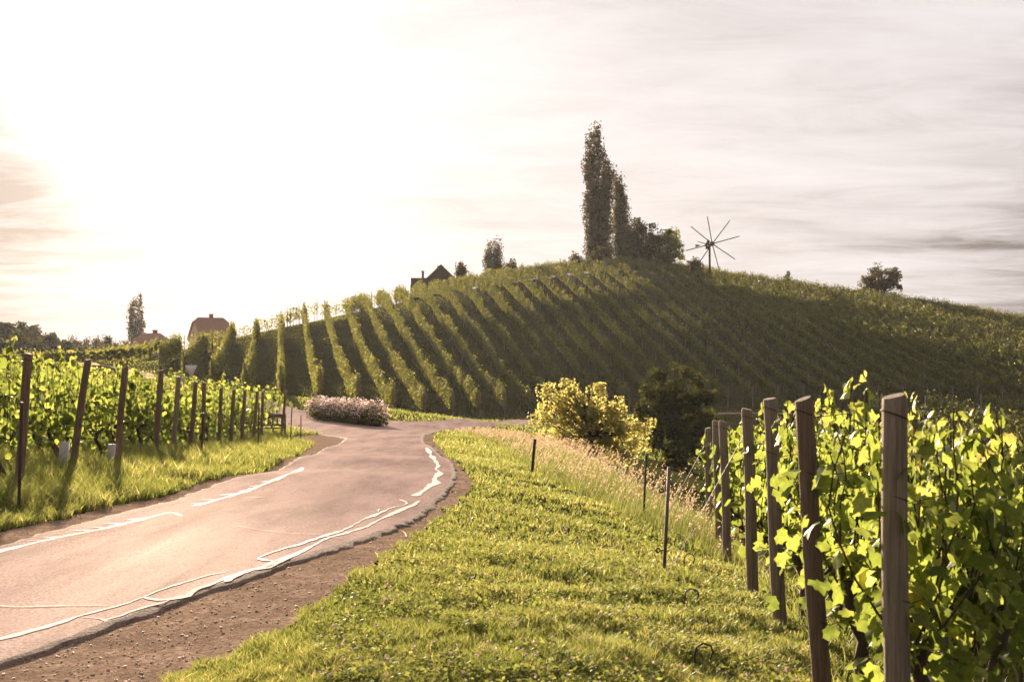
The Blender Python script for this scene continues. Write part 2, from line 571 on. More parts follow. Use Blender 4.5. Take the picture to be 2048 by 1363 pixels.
stdmat('roof_dark', (0.07, 0.040, 0.026), (0.11, 0.062, 0.04), 1.5, 0.85, (1, 1, 4), 0.5, bscale=9)
stdmat('plaster', (0.50, 0.40, 0.30), (0.60, 0.48, 0.37), 0.7, 0.9, bump=0.1)
stdmat('barn_board', (0.085, 0.052, 0.034), (0.14, 0.085, 0.055), 3, 0.85, (6, 6, 0.2), 0.4)
stdmat('window_glass', (0.03, 0.03, 0.035), (0.05, 0.05, 0.055), 1, 0.15, bump=0.0, spec=0.8)
stdmat('mill_wood', (0.05, 0.032, 0.022), (0.085, 0.055, 0.038), 4, 0.85, (3, 3, 0.3), 0.3)
stdmat('bench_wood', (0.16, 0.11, 0.075), (0.25, 0.17, 0.12), 6, 0.75, (0.3, 3, 3), 0.3)
stdmat('stone', (0.45, 0.33, 0.26), (0.75, 0.60, 0.50), 25, 0.85, bump=0.3)


def ground_material():
    m, t, out = newmat('meadow_ground')
    geo = N(t, 'ShaderNodeNewGeometry')
    pos = geo.outputs['Position']
    n1 = NOISE(t, pos, 0.35, 5, 0.6)
    n2 = NOISE(t, pos, 6.0, 6, 0.65)
    n3 = NOISE(t, MAPV(t, pos, scale=(1.0, 0.35, 1)), 1.4, 5, 0.6)
    grass = MIX(t, RAMP(t, n2, [(0.3, 0.0), (0.7, 1.0)]), (0.030, 0.040, 0.012), (0.068, 0.080, 0.022))
    grass = MIX(t, RAMP(t, n1, [(0.4, 0.0), (0.7, 0.75)]), grass, (0.10, 0.092, 0.032))
    soil = MIX(t, n2, (0.07, 0.045, 0.03), (0.12, 0.078, 0.052))
    mask = M_(t, 'MULTIPLY', RAMP(t, n3, [(0.35, 0.2), (0.6, 1.0)]), attr(t, 'soil'))
    col = MIX(t, mask, grass, soil)
    dif = N(t, 'ShaderNodeBsdfDiffuse')
    L(t, col, dif.inputs[0])
    b = N(t, 'ShaderNodeBump')
    b.inputs['Strength'].default_value = 0.9
    b.inputs['Distance'].default_value = 0.12
    L(t, NOISE(t, pos, 9.0, 6, 0.7), b.inputs['Height'])
    L(t, b.outputs[0], dif.inputs['Normal'])
    # grass sward lets low sun through its blades
    tr = N(t, 'ShaderNodeBsdfSheen') if False else None
    L(t, dif.outputs[0], out.inputs[0])
    return m


def gravel_material():
    m, t, out = newmat('gravel')
    geo = N(t, 'ShaderNodeNewGeometry')
    pos = geo.outputs['Position']
    vo = N(t, 'ShaderNodeTexVoronoi')
    vo.inputs['Scale'].default_value = 38.0
    L(t, pos, vo.inputs['Vector'])
    n1 = NOISE(t, pos, 1.6, 5, 0.6)
    sepc = N(t, 'ShaderNodeSeparateColor')
    L(t, vo.outputs['Color'], sepc.inputs[0])
    col = MIX(t, sepc.outputs[0], (0.26, 0.175, 0.125), (0.62, 0.45, 0.34))
    col = MIX(t, RAMP(t, n1, [(0.35, 0.0), (0.62, 0.75)]), col, (0.20, 0.14, 0.10))
    col = MIX(t, RAMP(t, NOISE(t, pos, 16.0, 6, 0.75), [(0.42, 0.6), (0.60, 0.0)]), col, (0.15, 0.105, 0.078))
    p = N(t, 'ShaderNodeBsdfPrincipled')
    L(t, col, p.inputs['Base Color'])
    p.inputs['Roughness'].default_value = 0.75
    p.inputs['Specular IOR Level'].default_value = 0.0
    p.inputs['Roughness'].default_value = 1.0
    b = N(t, 'ShaderNodeBump')
    b.inputs['Strength'].default_value = 0.6
    b.inputs['Distance'].default_value = 0.007
    hgt = M_(t, 'ADD', M_(t, 'MULTIPLY', vo.outputs['Distance'], -1.0), NOISE(t, pos, 30, 4, 0.7))
    L(t, hgt, b.inputs['Height'])
    L(t, b.outputs[0], p.inputs['Normal'])
    L(t, p.outputs[0], out.inputs[0])
    return m


def asphalt_material():
    m, t, out = newmat('asphalt')
    geo = N(t, 'ShaderNodeNewGeometry')
    pos = geo.outputs['Position']
    n1 = NOISE(t, pos, 0.5, 5, 0.6)
    n2 = NOISE(t, pos, 42.0, 5, 0.8)
    n3 = NOISE(t, MAPV(t, pos, rot=(0, 0, rad(8)), scale=(3.0, 0.12, 1)), 1.0, 4, 0.6)
    col = MIX(t, RAMP(t, n2, [(0.35, 0.0), (0.68, 1.0)]), (0.17, 0.122, 0.112), (0.64, 0.475, 0.445))
    col = MIX(t, RAMP(t, n1, [(0.35, 0.0), (0.7, 0.5)]), col, (0.38, 0.27, 0.248))
    # worn tracks and old repairs
    col = MIX(t, 1.0, col, RAMP(t, NOISE(t, MAPV(t, pos, rot=(0, 0, rad(6)), scale=(1.3, .22, 1)), 1.0, 6, .65), [(0.34, 0.66), (0.58, 1.08)]), 'MULTIPLY')
    p = N(t, 'ShaderNodeBsdfDiffuse')
    L(t, col, p.inputs['Color'])
    gl = N(t, 'ShaderNodeBsdfGlossy')
    gl.inputs['Color'].default_value = (1.0, 0.88, 0.80, 1)
    L(t, M_(t, 'ADD', M_(t, 'MULTIPLY', n3, 0.20), 0.48), gl.inputs['Roughness'])
    ms = N(t, 'ShaderNodeMixShader')
    L(t, M_(t, 'MULTIPLY', RAMP(t, n2, [(0.3, 0.35), (0.7, 1.0)]), 0.027), ms.inputs[0])
    L(t, p.outputs[0], ms.inputs[1])
    L(t, gl.outputs[0], ms.inputs[2])
    b = N(t, 'ShaderNodeBump')
    b.inputs['Strength'].default_value = 0.55
    b.inputs['Distance'].default_value = 0.006
    L(t, NOISE(t, pos, 95.0, 3, 0.7), b.inputs['Height'])
    L(t, b.outputs[0], p.inputs['Normal'])
    L(t, b.outputs[0], gl.inputs['Normal'])
    L(t, ms.outputs[0], out.inputs[0])
    return m


def seal_material():
    m, t, out = newmat('bitumen_seal')
    geo = N(t, 'ShaderNodeNewGeometry')
    pos = geo.outputs['Position']
    p = N(t, 'ShaderNodeBsdfPrincipled')
    wc = MIX(t, NOISE(t, pos, 9.0, 4), (0.48, 0.385, 0.36), (0.72, 0.62, 0.585))  # pale base colour paints the sun's sheen on the tar; edge line shares it
    worn = RAMP(t, NOISE(t, pos, 7.0, 6, 0.75), [(0.44, 0.0), (0.56, 1.0)])
    L(t, MIX(t, worn, wc, (0.42, 0.30, 0.275)), p.inputs['Base Color'])
    p.inputs['Roughness'].default_value = 0.8
    p.inputs['Specular IOR Level'].default_value = 0.05
    L(t, p.outputs[0], out.inputs[0])
    return m


ground_material(); gravel_material(); asphalt_material(); seal_material()

# ------------------------------------------------------------------ road outlines (metres)
ROAD = [(-8, -6), (-5.5, 0), (-4.2, 3.5), (-3.4, 6.5), (-3.0, 8.4), (-2.7, 9.9), (-2.2, 12.1), (-1.6, 15.2), (-1.28, 18), (-1.12, 22), (-1.15, 27.3), (-1.5, 32.4), (-2.3, 40),
        (-3.0, 47), (-3.35, 53.4), (-3.35, 58), (-3.0, 62), (-2.6, 68), (-2.1, 75), (-0.75, 91), (2.8, 103.5), (8.4, 116.5), (14.5, 121.5), (20.8, 124), (35, 128), (46, 128.4), (70, 130), (120, 128),
        (120, 131.5), (70, 133.3), (46, 131.6), (35, 131.2), (20, 127.4), (13.5, 124.5), (6.8, 119.5), (0.6, 106), (-3.2, 92), (-4.5, 86), (-6.5, 82.5), (-9, 83), (-11.9, 84.5), (-13.8, 87), (-20, 97.5), (-28, 110.5), (-34.5, 120), (-40, 136), (-48, 160),
        (-51, 159), (-43, 134), (-37.3, 118), (-30.8, 108), (-22.5, 95), (-16.5, 84), (-13.3, 76), (-11.6, 71.2), (-10, 66.6), (-8, 60.5), (-6.5, 55.6), (-5.75, 49), (-5.3, 42), (-4.9, 35), (-4.62, 28.4), (-4.6, 22), (-4.75, 18),
        (-5.06, 14), (-5.6, 10), (-6.6, 6), (-8.5, 1.5), (-11, -4)]


def densify(poly, step, noise=0.0, closed=True, seed=1):
    r = np.random.default_rng(seed)
    p = np.array(poly, float)
    n = len(p)
    out = []
    rngN = range(n if closed else n - 1)
    for i in rngN:
        p0, p1, p2, p3 = p[(i - 1) % n], p[i], p[(i + 1) % n], p[(i + 2) % n]
        if not closed:
            p0 = p[max(i - 1, 0)]
            p3 = p[min(i + 2, n - 1)]
        ln = np.linalg.norm(p2 - p1)
        d = np.hypot(*((p1 + p2) / 2))
        st = step * max(1.0, d / 25.0)
        m = max(1, int(ln / st))
        # Catmull-Rom with limited tangents
        t1, t2 = (p2 - p0) / 2, (p3 - p1) / 2
        for tt, nn in ((t1, 0), (t2, 0)):
            l_ = np.linalg.norm(tt)
            if l_ > ln:
                tt *= ln / l_
        for j in range(m):
            t = j / m
            h00, h10, h01, h11 = 2 * t ** 3 - 3 * t ** 2 + 1, t ** 3 - 2 * t ** 2 + t, -2 * t ** 3 + 3 * t ** 2, t ** 3 - t ** 2
            q = h00 * p1 + h10 * t1 + h01 * p2 + h11 * t2
            out.append(q + r.normal(0, noise, 2))
    if not closed:
        out.append(p[-1])
    return np.array(out)


def inside(poly, x, y):
    px, py = poly[:, 0], poly[:, 1]
    x = np.asarray(x)
    y = np.asarray(y)
    c = np.zeros(x.shape, bool)
    j = len(poly) - 1
    for i in range(len(poly)):
        cond = ((py[i] > y) != (py[j] > y))
        with np.errstate(divide='ignore', invalid='ignore'):
            xi = (px[j] - px[i]) * (y - py[i]) / (py[j] - py[i]) + px[i]
        c ^= cond & (x < xi)
        j = i
    return c


def sheet(name, poly, mat, dz, cell, skirt=None, kind='structure', bulge=None):
    """flat sheet that follows the ground, from a closed outline"""
    pts = [tuple(p) for p in poly]
    n = len(pts)
    xs, ys = poly[:, 0], poly[:, 1]
    inner = []
    y = ys.min()
    while y < ys.max():
        st = cell * max(1.0, abs(y) / 18.0)
        gx = np.arange(xs.min(), xs.max(), st) + random.random() * 0.1
        if len(gx):
            gy = np.full(len(gx), y)
            ok = inside(poly, gx, gy)
            gx, gy = gx[ok], gy[ok]
            if len(gx):
                dd = np.sqrt(((poly[None] - np.stack([gx, gy], 1)[:, None]) ** 2).sum(2)).min(1)
                inner += [(a, b) for a, b, c in zip(gx, gy, dd) if c > st * 0.35]
        y += st
    vv = [Vector(p) for p in pts + inner]
    ed = [(i, (i + 1) % n) for i in range(n)]
    res = delaunay_2d_cdt(vv, ed, [], 1, 1e-5)
    v2 = np.array([(v.x, v.y) for v in res[0]])
    f = [tuple(q) for q in res[2] if len(q) == 3]
    cen = np.array([v2[list(q)].mean(0) for q in f])
    ok = inside(poly, cen[:, 0], cen[:, 1])
    f = np.array([q for q, o in zip(f, ok) if o])
    a, b, c_ = v2[f[:, 0]], v2[f[:, 1]], v2[f[:, 2]]
    area = (b[:, 0] - a[:, 0]) * (c_[:, 1] - a[:, 1]) - (b[:, 1] - a[:, 1]) * (c_[:, 0] - a[:, 0])
    f[area < 0] = f[area < 0][:, ::-1]
    z = H(v2[:, 0], v2[:, 1]) + dz
    mb = MB()
    mb.add(np.column_stack([v2, z]), f, 0, 0.5)
    if skirt:
        # broken outer edge: two steps outward and down
        cen_dir = np.roll(poly, -1, 0) - np.roll(poly, 1, 0)
        sgn = 1 if (np.cross(poly - poly.mean(0), np.roll(poly, -1, 0) - poly.mean(0)).sum() > 0) else -1
        nrm = np.stack([cen_dir[:, 1], -cen_dir[:, 0]], 1) * sgn
        nrm /= np.linalg.norm(nrm, axis=1, keepdims=True) + 1e-9
        zt = H(xs, ys) + dz
        r = np.random.default_rng(5)
        rings = [np.column_stack([poly, zt])]
        for off, dn in skirt:
            q = poly + nrm * (off * (1 + r.uniform(-0.4, 0.4, (n, 1))))
            rings.append(np.column_stack([q, H(q[:, 0], q[:, 1]) + dz - dn * (1 + r.uniform(-.25, .25, n))]))
        vv3 = np.concatenate(rings)
        ff = []
        for k in range(len(rings) - 1):
            for i in range(n):
                j = (i + 1) % n
                ff.append((k * n + i, k * n + j, (k + 1) * n + j, (k + 1) * n + i) if sgn < 0 else (k * n + j, k * n + i, (k + 1) * n + i, (k + 1) * n + j))
        mb.add(vv3, ff, 1 if isinstance(mat, (list, tuple)) and len(mat) > 1 else 0, 0.5)
    o = mb.build(name, mat)
    tag(o, kind=kind)
    return o


ROADP = densify(ROAD, 0.17, 0.014)
GR = [(-6, -6), (-3.9, 0), (-2.6, 5), (-1.78, 8), (-1.5, 10), (-1.3, 12.3), (-1.15, 14.6), (-1.03, 16.9), (-.86, 19.5), (-.73, 22), (-.71, 25.6), (-1.15, 31.3), (-1.95, 40), (-2.75, 50), (-3.1, 58),
      (-4.0, 58), (-4, 50), (-3, 40), (-2, 30), (-2.2, 20), (-3, 14), (-4, 9), (-5.5, 3), (-8.5, -5)]
GRAV_R = densify(GR, 0.25, 0.035, seed=3)
GL = [(-12, -3), (-9.3, 2), (-7.4, 6.5), (-6.3, 10.5), (-5.62, 15.2), (-5.36, 16.8), (-5.27, 18.8), (-5.05, 20.3), (-4.98, 22.9), (-4.98, 29.5), (-5.35, 35.2), (-6.1, 43), (-7.0, 49), (-8.2, 54), (-9.3, 60.0), (-8.0, 60.9), (-6.2, 55), (-5.0, 48), (-4.4, 35), (-4.2, 25), (-4.4, 18), (-5, 10), (-6.5, 4), (-9.5, -3)]
GRAV_L = densify(GL, 0.25, 0.035, seed=4)

# ------------------------------------------------------------------ ground sheet
def axis(lo, hi, fine, grow, far):
    pos = [0.0]
    s = fine
    while pos[-1] < far:
        if pos[-1] > hi:
            s = s * grow
        pos.append(pos[-1] + s)
    neg = [0.0]
    s = fine
    while neg[-1] > -far:
        if neg[-1] < lo:
            s = s * grow
        neg.append(neg[-1] - s)
    return np.array(sorted(set(neg + pos)))


gx = axis(-9, 6, 0.3, 1.022, 3500)
gy = axis(-2, 36, 0.33, 1.018, 4500)
gy = gy[gy > -400]
GX, GY = np.meshgrid(gx, gy)
GZ = H(GX, GY)
GZ -= 0.02
nx, ny = len(gx), len(gy)
idx = np.arange(nx * ny).reshape(ny, nx)
fq = np.stack([idx[:-1, :-1], idx[:-1, 1:], idx[1:, 1:], idx[1:, :-1]], -1).reshape(-1, 4)
mb = MB()
mb.add(np.stack([GX, GY, GZ], -1), fq, 0, 0.5)
ground = mb.build('ground', MT['meadow_ground'], smooth=True)
tag(ground, kind='structure')
# bare soil strips under the vine rows of the hill
q = (GX * NV[0] + GY * NV[1]) / PITCH
near_hill = np.clip((GY - 92) / 6, 0, 1) * np.clip((260 - GY) / 20, 0, 1)
soil = (0.35 * near_hill)
sa = ground.data.attributes.new('soil', 'FLOAT', 'POINT')
sa.data.foreach_set('value', soil.astype(np.float32).ravel())

stdmat('asphalt_edge', (0.11, 0.076, 0.060), (0.36, 0.26, 0.21), 45, 0.95, bump=1.0, detail=8, spec=0.1, bscale=35)
mroad = sheet('road', ROADP, [MT['asphalt'], MT['asphalt_edge']], 0.042, 0.8, skirt=[(0.05, 0.010), (0.09, 0.028), (0.13, 0.075)])
gr_r = sheet('gravel_shoulder', GRAV_R, MT['gravel'], 0.004, 0.6)
gr_l = sheet('gravel_shoulder', GRAV_L, MT['gravel'], 0.004, 0.6)

# ------------------------------------------------------------------ edge line and crack seals on the road, sun sheen painted as pale colour


def z6(x, y):
    return (x / 3.303, 760 + y / 3.303)


def z8(x, y):
    return (x / 4.096, 1060 + y / 4.096)


def z4(x, y):
    return (450 + x / 3.724, 860 + y / 3.724)


SEALS = []   # (points, width m, wobble)
SEALS.append(([z6(*p) for p in [(-120, 1185), (0, 1155), (400, 1060), (700, 1000), (940, 940), (1130, 895), (1200, 918)]], 0.075))
SEALS.append(([z6(*p) for p in [(1285, 850), (1450, 805), (1640, 745), (1750, 700), (1860, 655), (2000, 590)]], 0.09))
for a, b in (((170, 1102), (60, 1112)), ((310, 1082), (180, 1086)), ((420, 1056), (290, 1066)), ((630, 1012), (470, 1018)), ((720, 995), (580, 998)), ((830, 967), (690, 972)), ((940, 940), (820, 942)),
             ((1340, 830), (1255, 838)), ((1430, 806), (1330, 812)), ((1560, 768), (1450, 780)), ((1640, 742), (1560, 752)), ((1720, 712), (1640, 722)), ((1790, 680), (1720, 690))):
    SEALS.append(([z6(*a), z6(*b)], 0.07))
SEALS.append(([z8(*p) for p in [(-80, 965), (0, 945), (250, 880), (450, 820), (640, 755), (820, 705), (960, 670), (1180, 590), (1350, 520), (1560, 455), (1720, 405), (1870, 378)]], 0.055))
SEALS.append(([z8(*p) for p in [(640, 755), (820, 770), (870, 790), (930, 822)]], 0.04))
SEALS.append(([z8(*p) for p in [(830, 795), (1000, 745), (1150, 690), (1330, 640), (1400, 612)]], 0.035))
SEALS.append(([z8(*p) for p in [(1180, 595), (1300, 618), (1400, 610), (1540, 570), (1600, 530), (1750, 480), (1900, 410), (2048, 380)]], 0.045))
SEALS.append(([z4(*p) for p in [(0, 1165), (150, 1090), (300, 1050), (400, 1008), (560, 940), (640, 900), (760, 835), (880, 800), (940, 780), (1060, 740), (1150, 690), (1300, 620), (1400, 580), (1450, 545)]], 0.05))
SEALS.append(([z4(*p) for p in [(250, 985), (330, 950), (450, 910), (560, 880), (640, 850), (760, 810), (880, 770), (980, 720), (1030, 690), (1150, 640), (1240, 600), (1330, 580), (1355, 560), (1300, 535)]], 0.065))
SEALS.append(([z4(*p) for p in [(250, 985), (310, 1005), (400, 1010)]], 0.05))
SEALS.append(([z4(*p) for p in [(720, 815), (870, 835)]], 0.04))
SEALS.append(([z4(*p) for p in [(1410, 510), (1480, 470), (1540, 425), (1575, 410), (1560, 380), (1600, 330), (1570, 300), (1590, 280), (1560, 230), (1520, 170), (1500, 140)]], 0.09))
SEALS.append(([z4(*p) for p in [(80, 738), (300, 775), (480, 795), (700, 805)]], 0.03))
SEALS.append(([z8(*p) for p in [(-60, 660), (150, 675), (500, 665), (900, 660)]], 0.02))
SEALS.append(([z4(*p) for p in [(1150, 608), (1140, 630)]], 0.03))
SEALS.append(([z4(*p) for p in [(120, 525), (330, 520)]], 0.04))
from mathutils.bvhtree import BVHTree
_rv = [v.co.copy() + mroad.location for v in mroad.data.vertices]
road_bvh = BVHTree.FromPolygons(_rv, [tuple(p.vertices) for p in mroad.data.polygons])


def road_z(x, y):
    h = road_bvh.ray_cast(Vector((x, y, 20)), Vector((0, 0, -1)))
    return h[0].z if h[0] is not None else h1(x, y) + .042


mb = MB()
for si, (pp, wd) in enumerate(SEALS):
    gp = np.array([ground_at(*p) for p in pp])
    gp = densify(gp, 0.10, 0.004, closed=False, seed=20 + si)
    t = np.gradient(gp, axis=0)
    t /= np.linalg.norm(t, axis=1, keepdims=True) + 1e-9
    nn = np.stack([-t[:, 1], t[:, 0]], 1)
    r = np.random.default_rng(60 + si)
    ww = wd * 0.56 * (0.85 + 0.35 * np.sin(np.arange(len(gp)) * 0.22 + r.random() * 6) + .12 * r.random(len(gp)))
    q0 = np.cumsum(r.normal(0, 1, len(gp))) * .35
    ww = ww * np.clip(1.0 + .55 * np.sin(q0) + r.normal(0, .14, len(gp)), .22, 1.35)
    ww[0] *= .3
    ww[-1] *= .3
    a, b = gp + nn * ww[:, None], gp - nn * ww[:, None]
    zz_ = 0.0018 + 0.0002 * si
    v = np.concatenate([np.column_stack([q_, [road_z(*p_) + zz_ for p_ in q_]]) for q_ in (a, b)])
    m_ = len(gp)
    f = [(i + m_, i + 1 + m_, i + 1, i) for i in range(m_ - 1)]
    mb.add(v, f, 0, 0.5)
seal = mb.build('road_crack_seal', MT['bitumen_seal'])
tag(seal, kind='structure')

# ------------------------------------------------------------------ leaf templates
def leaf_lobed():
    a = np.radians([-90, -62, -38, -8, 18, 42, 62, 90, 118, 138, 162, 188, 218, 242])
    r = np.array([.16, .50, .45, .55, .46, .58, .48, .64, .48, .58, .46, .55, .45, .50])
    v = [(0, -0.12, 0.05)]
    for aa, rr in zip(a, r):
        x, y = rr * math.cos(aa), rr * math.sin(aa)
        v.append((x, y, -0.42 * (x * x + y * y) + 0.07 * math.sin(3 * aa) + 0.16 * abs(x)))
    n = len(a)
    f = [(0, 1 + i, 1 + (i + 1) % n) for i in range(n)]
    return np.array(v), np.array(f)


def leaf_mid():
    v = np.array([(0, -.5, -.06), (.42, -.28, 0), (.5, .18, -.08), (0, .55, -.1), (-.5, .18, -.08), (-.42, -.28, 0), (0, 0, .07)])
    f = np.array([(6, 0, 1), (6, 1, 2), (6, 2, 3), (6, 3, 4), (6, 4, 5), (6, 5, 0)])
    return v, f


def leaf_quad():
    v = np.array([(0, -.55, 0), (.42, 0, .06), (0, .55, 0), (-.42, 0, .06)])
    f = np.array([(0, 1, 2), (0, 2, 3)])
    return v, f


LOBED, MID, QUAD = leaf_lobed(), leaf_mid(), leaf_quad()

# ------------------------------------------------------------------ vine rows on the hill
ORD = ['first', 'second', 'third', 'fourth', 'fifth', 'sixth', 'seventh', 'eighth', 'ninth', 'tenth', 'eleventh', 'twelfth', 'thirteenth', 'fourteenth', 'fifteenth', 'sixteenth', 'seventeenth', 'eighteenth',
       'nineteenth', 'twentieth', 'twenty-first', 'twenty-second', 'twenty-third', 'twenty-fourth', 'twenty-fifth', 'twenty-sixth', 'twenty-seventh', 'twenty-eighth', 'twenty-ninth', 'thirtieth', 'thirty-first',
       'thirty-second', 'thirty-third', 'thirty-fourth', 'thirty-fifth', 'thirty-sixth', 'thirty-seventh', 'thirty-eighth', 'thirty-ninth', 'fortieth', 'forty-first', 'forty-second', 'forty-third', 'forty-fourth', 'forty-fifth']


def far_row(p0, p1, label, group, dens=62, h=2.15, leaf=0.20, mat='hill_leaf', stakes=True, seed=0, low=0.55, halfw=0.20, dark=False):
    r = np.random.default_rng(seed)
    p0, p1 = np.array(p0, float), np.array(p1, float)
    ln = np.linalg.norm(p1 - p0)
    dr = (p1 - p0) / ln
    side = np.array([dr[1], -dr[0]])
    n = int(ln * dens)
    s = r.random(n) * ln
    # one plant per 1.1 m, each with its own height and fullness
    pl = (s / 1.1).astype(int)
    npl = int(ln / 1.1) + 2
    ht = h * r.uniform(0.78, 1.10, npl)[pl] + 0.10 * np.sin(s * 0.21 + seed)
    t = r.beta(1.25, 1.0, n)
    lowv = np.where(s > ln - 24, min(low, .30), low)
    ph = lowv + (ht - lowv) * t
    shoot = r.random(n) < 0.06
    cane = (s / 0.17).astype(int)
    ncn = int(ln / 0.17) + 2
    on_cane = r.random(n) < .7
    s = np.where(on_cane, (cane + .5) * .17 + r.normal(0, .025, n), s)
    cane_r = r.random(ncn)[cane]
    cane_l = r.normal(0, .6, ncn)[cane]
    ph = np.where(shoot, ht + r.uniform(0, .38, n), ph)
    s = np.where(shoot, np.round(s * 2.3) / 2.3 + r.normal(0, .05, n), s)
    wv = halfw * (0.75 + 0.5 * np.sin(math.pi * np.clip(t, 0, 1)))
    lat = np.clip(np.where(on_cane, cane_l + r.normal(0, .5, n), r.normal(0, 1, n)), -2, 2) * wv * 0.8
    x = p0[0] + dr[0] * s + side[0] * lat
    y = p0[1] + dr[1] * s + side[1] * lat
    gz = H(x, y)
    nrm = np.column_stack([side[0] * np.sign(lat + 1e-6) + r.normal(0, .6, n), side[1] * np.sign(lat + 1e-6) + r.normal(0, .6, n), r.normal(.2, .4, n) + 1.6 * np.clip((t - .7) / .3, 0, 1)])
    mb = MB()
    mb.scatter(*QUAD, np.column_stack([x, y, gz + ph]), nrm, leaf * r.uniform(.6, 1.25, n), 0, r=np.clip(.35 * cane_r + .3 * r.random(npl)[pl] + .35 * r.random(n), 0, 1))
    # added core of larger, darker leaves to block light through the hedge
    nc = int(ln * 42)
    sc_ = r.random(nc) * ln
    hc = low + .04 + (h * .86 - low) * r.random(nc)
    lc = r.normal(0, .04, nc)
    xc, yc = p0[0] + dr[0] * sc_ + side[0] * lc, p0[1] + dr[1] * sc_ + side[1] * lc
    mb.scatter(*QUAD, np.column_stack([xc, yc, H(xc, yc) + hc]), np.column_stack([side[0] + r.normal(0, .3, nc), side[1] + r.normal(0, .3, nc), r.normal(.1, .25, nc)]), leaf * 1.9, 0, r=r.random(nc) * .5)
    # stems
    sp = np.arange(0.6, ln, 1.1)
    xs = p0[0] + dr[0] * sp
    ys = p0[1] + dr[1] * sp
    zs = H(xs, ys)
    for a, b, c in zip(xs, ys, zs):
        mb.tube([(a, b, c - .05), (a + r.normal(0, .03), b + r.normal(0, .03), c + low + .35)], [.035, .025], 3, 1, caps=False)
    if stakes:
        for sp_ in np.arange(5.5, ln, 5.5):
            a, b = p0 + dr * sp_
            c = h1(a, b)
            mb.tube([(a, b, c - .1), (a, b, c + h + .22)], [.03, .03], 4, 2, caps=True)
    org = (p0[0], p0[1], h1(*p0))
    o = mb.build('vine_row', [MT[mat], MT['bark'], MT['grey_stake']], origin=org)
    tag(o, label, 'vine row', group)
    return o


def end_post(x, y, h, rad_, lean, mat, label, group, name='end_post', az=0):
    z = h1(x, y)
    mb = MB()
    mb.tube([(0, 0, -.15), (lean[0] * .5, lean[1] * .5, h * .5), (lean[0], lean[1], h - .02), (lean[0], lean[1], h)], [rad_ * 1.04, rad_, rad_ * .98, rad_ * .86], 8, 0, jitter=.03)
    o = mb.build(name, [MT[mat]])
    o.location = (x, y, z)
    tag(o, label, 'post', group)
    return o


LIMIT = {-4: 25, -3: 36, -2: 52, -1: 55, 0: 64, 1: 72, 2: 72, 3: 72}
SLEN = {}
ri = 0
for k in range(-4, 46):
    if k <= 39:
        pb = row_base(k)
    else:
        pb = row_base(39) + NV * PITCH * (k - 39) + np.array([0.0, 0.0])
    s1 = LIMIT.get(k, 74)
    if k > 3:
        p_end_y = 190 + min(k - 3, 16) * 2.6
        s1 = (p_end_y - pb[1]) / DV[1]
    s0 = 0.0
    if k > 27:
        s0 = max(0, (k - 28) * 4.0)        # the near part lies right of the frame
    a, b = pb + DV * s0, pb + DV * s1
    if k < 0:
        lab = 'short steep vine row on the left flank, %s left of the end-on row' % ORD[-k - 1]
    elif k == 0:
        lab = 'vine row seen end-on, running straight up the hill left of the flowering hedge'
    else:
        lab = 'vine row climbing the big hill, %s right of the end-on row' % ORD[k - 1]
    dens = 190 if k < 10 else 215
    far_row(a, b, lab, 'vine rows on the big hill', dens=dens, seed=100 + k, h=2.1 if k < 8 else 2.0, leaf=0.165 if k < 10 else .18, halfw=.16 if k < 8 else .12, low=.62 if k < 8 else min(1.08, .62 + .05 * (k - 7)))
    if k <= 30:
        if k < 0:
            pl = 'brown end post of the flank vine row %s left of the end-on row' % ORD[-k - 1]
        elif k == 0:
            pl = 'brown end post of the end-on vine row above the side road'
        else:
            pl = 'post at the foot of the %s hill vine row right of the end-on row' % ORD[k - 1]
        e = pb - DV * 0.7
        end_post(e[0], e[1], 2.15, .06, (-DV[0] * .15, -DV[1] * .15), 'post_wood_dark' if k < 12 else 'grey_stake', pl, 'end posts at the foot of the hill rows')

# vine rows running along the crest, seen against the sky
cp = []
for k in range(-4, 15):
    s1 = LIMIT.get(k, 74)
    if k > 3:
        s1 = (190 + min(k - 3, 16) * 2.6 - row_base(k)[1]) / DV[1]
    cp.append(tuple(row_base(k) + DV * (s1 + 1.2)))
pcr = densify(cp, 3.0, 0, closed=False)


def crest_row(pts, label, seed, dens=40, hh=2.0):
    r = np.random.default_rng(seed)
    mb = MB()
    seg = np.linalg.norm(np.diff(pts, axis=0), axis=1)
    cum = np.concatenate([[0], np.cumsum(seg)])
    ln = cum[-1]

    def at(s):
        return np.interp(s, cum, pts[:, 0]), np.interp(s, cum, pts[:, 1])
    for s in np.arange(0, ln, 0.95):
        x, y = at(s)
        z = h1(x, y)
        ht = hh * r.uniform(.75, 1.2)
        mb.tube([(x, y, z - .1), (x, y, z + ht)], [.03, .015], 3, 1, caps=False)
        n = int(dens * r.uniform(.6, 1.2))
        hgt = r.uniform(.32, 1.0, n) * ht
        p = np.column_stack([x + r.normal(0, .28, n), y + r.normal(0, .28, n), z + hgt])
        mb.scatter(*QUAD, p, r.normal(0, 1, (n, 3)), r.uniform(.14, .28, n), 0, r=r.random(n))
        if r.random() < .2:
            mb.tube([(x + .3, y, z - .1), (x + .3, y, z + 2.5)], [.035, .035], 4, 2)
    o = mb.build('vine_row', [MT['hill_leaf'], MT['bark'], MT['grey_stake']], origin=(pts[0][0], pts[0][1], h1(*pts[0])))
    tag(o, label, 'vine row', 'vine rows along the crest')


crest_row(pcr, 'loose vine row along the crest, thin and gappy against the bright sky', 31, dens=70)

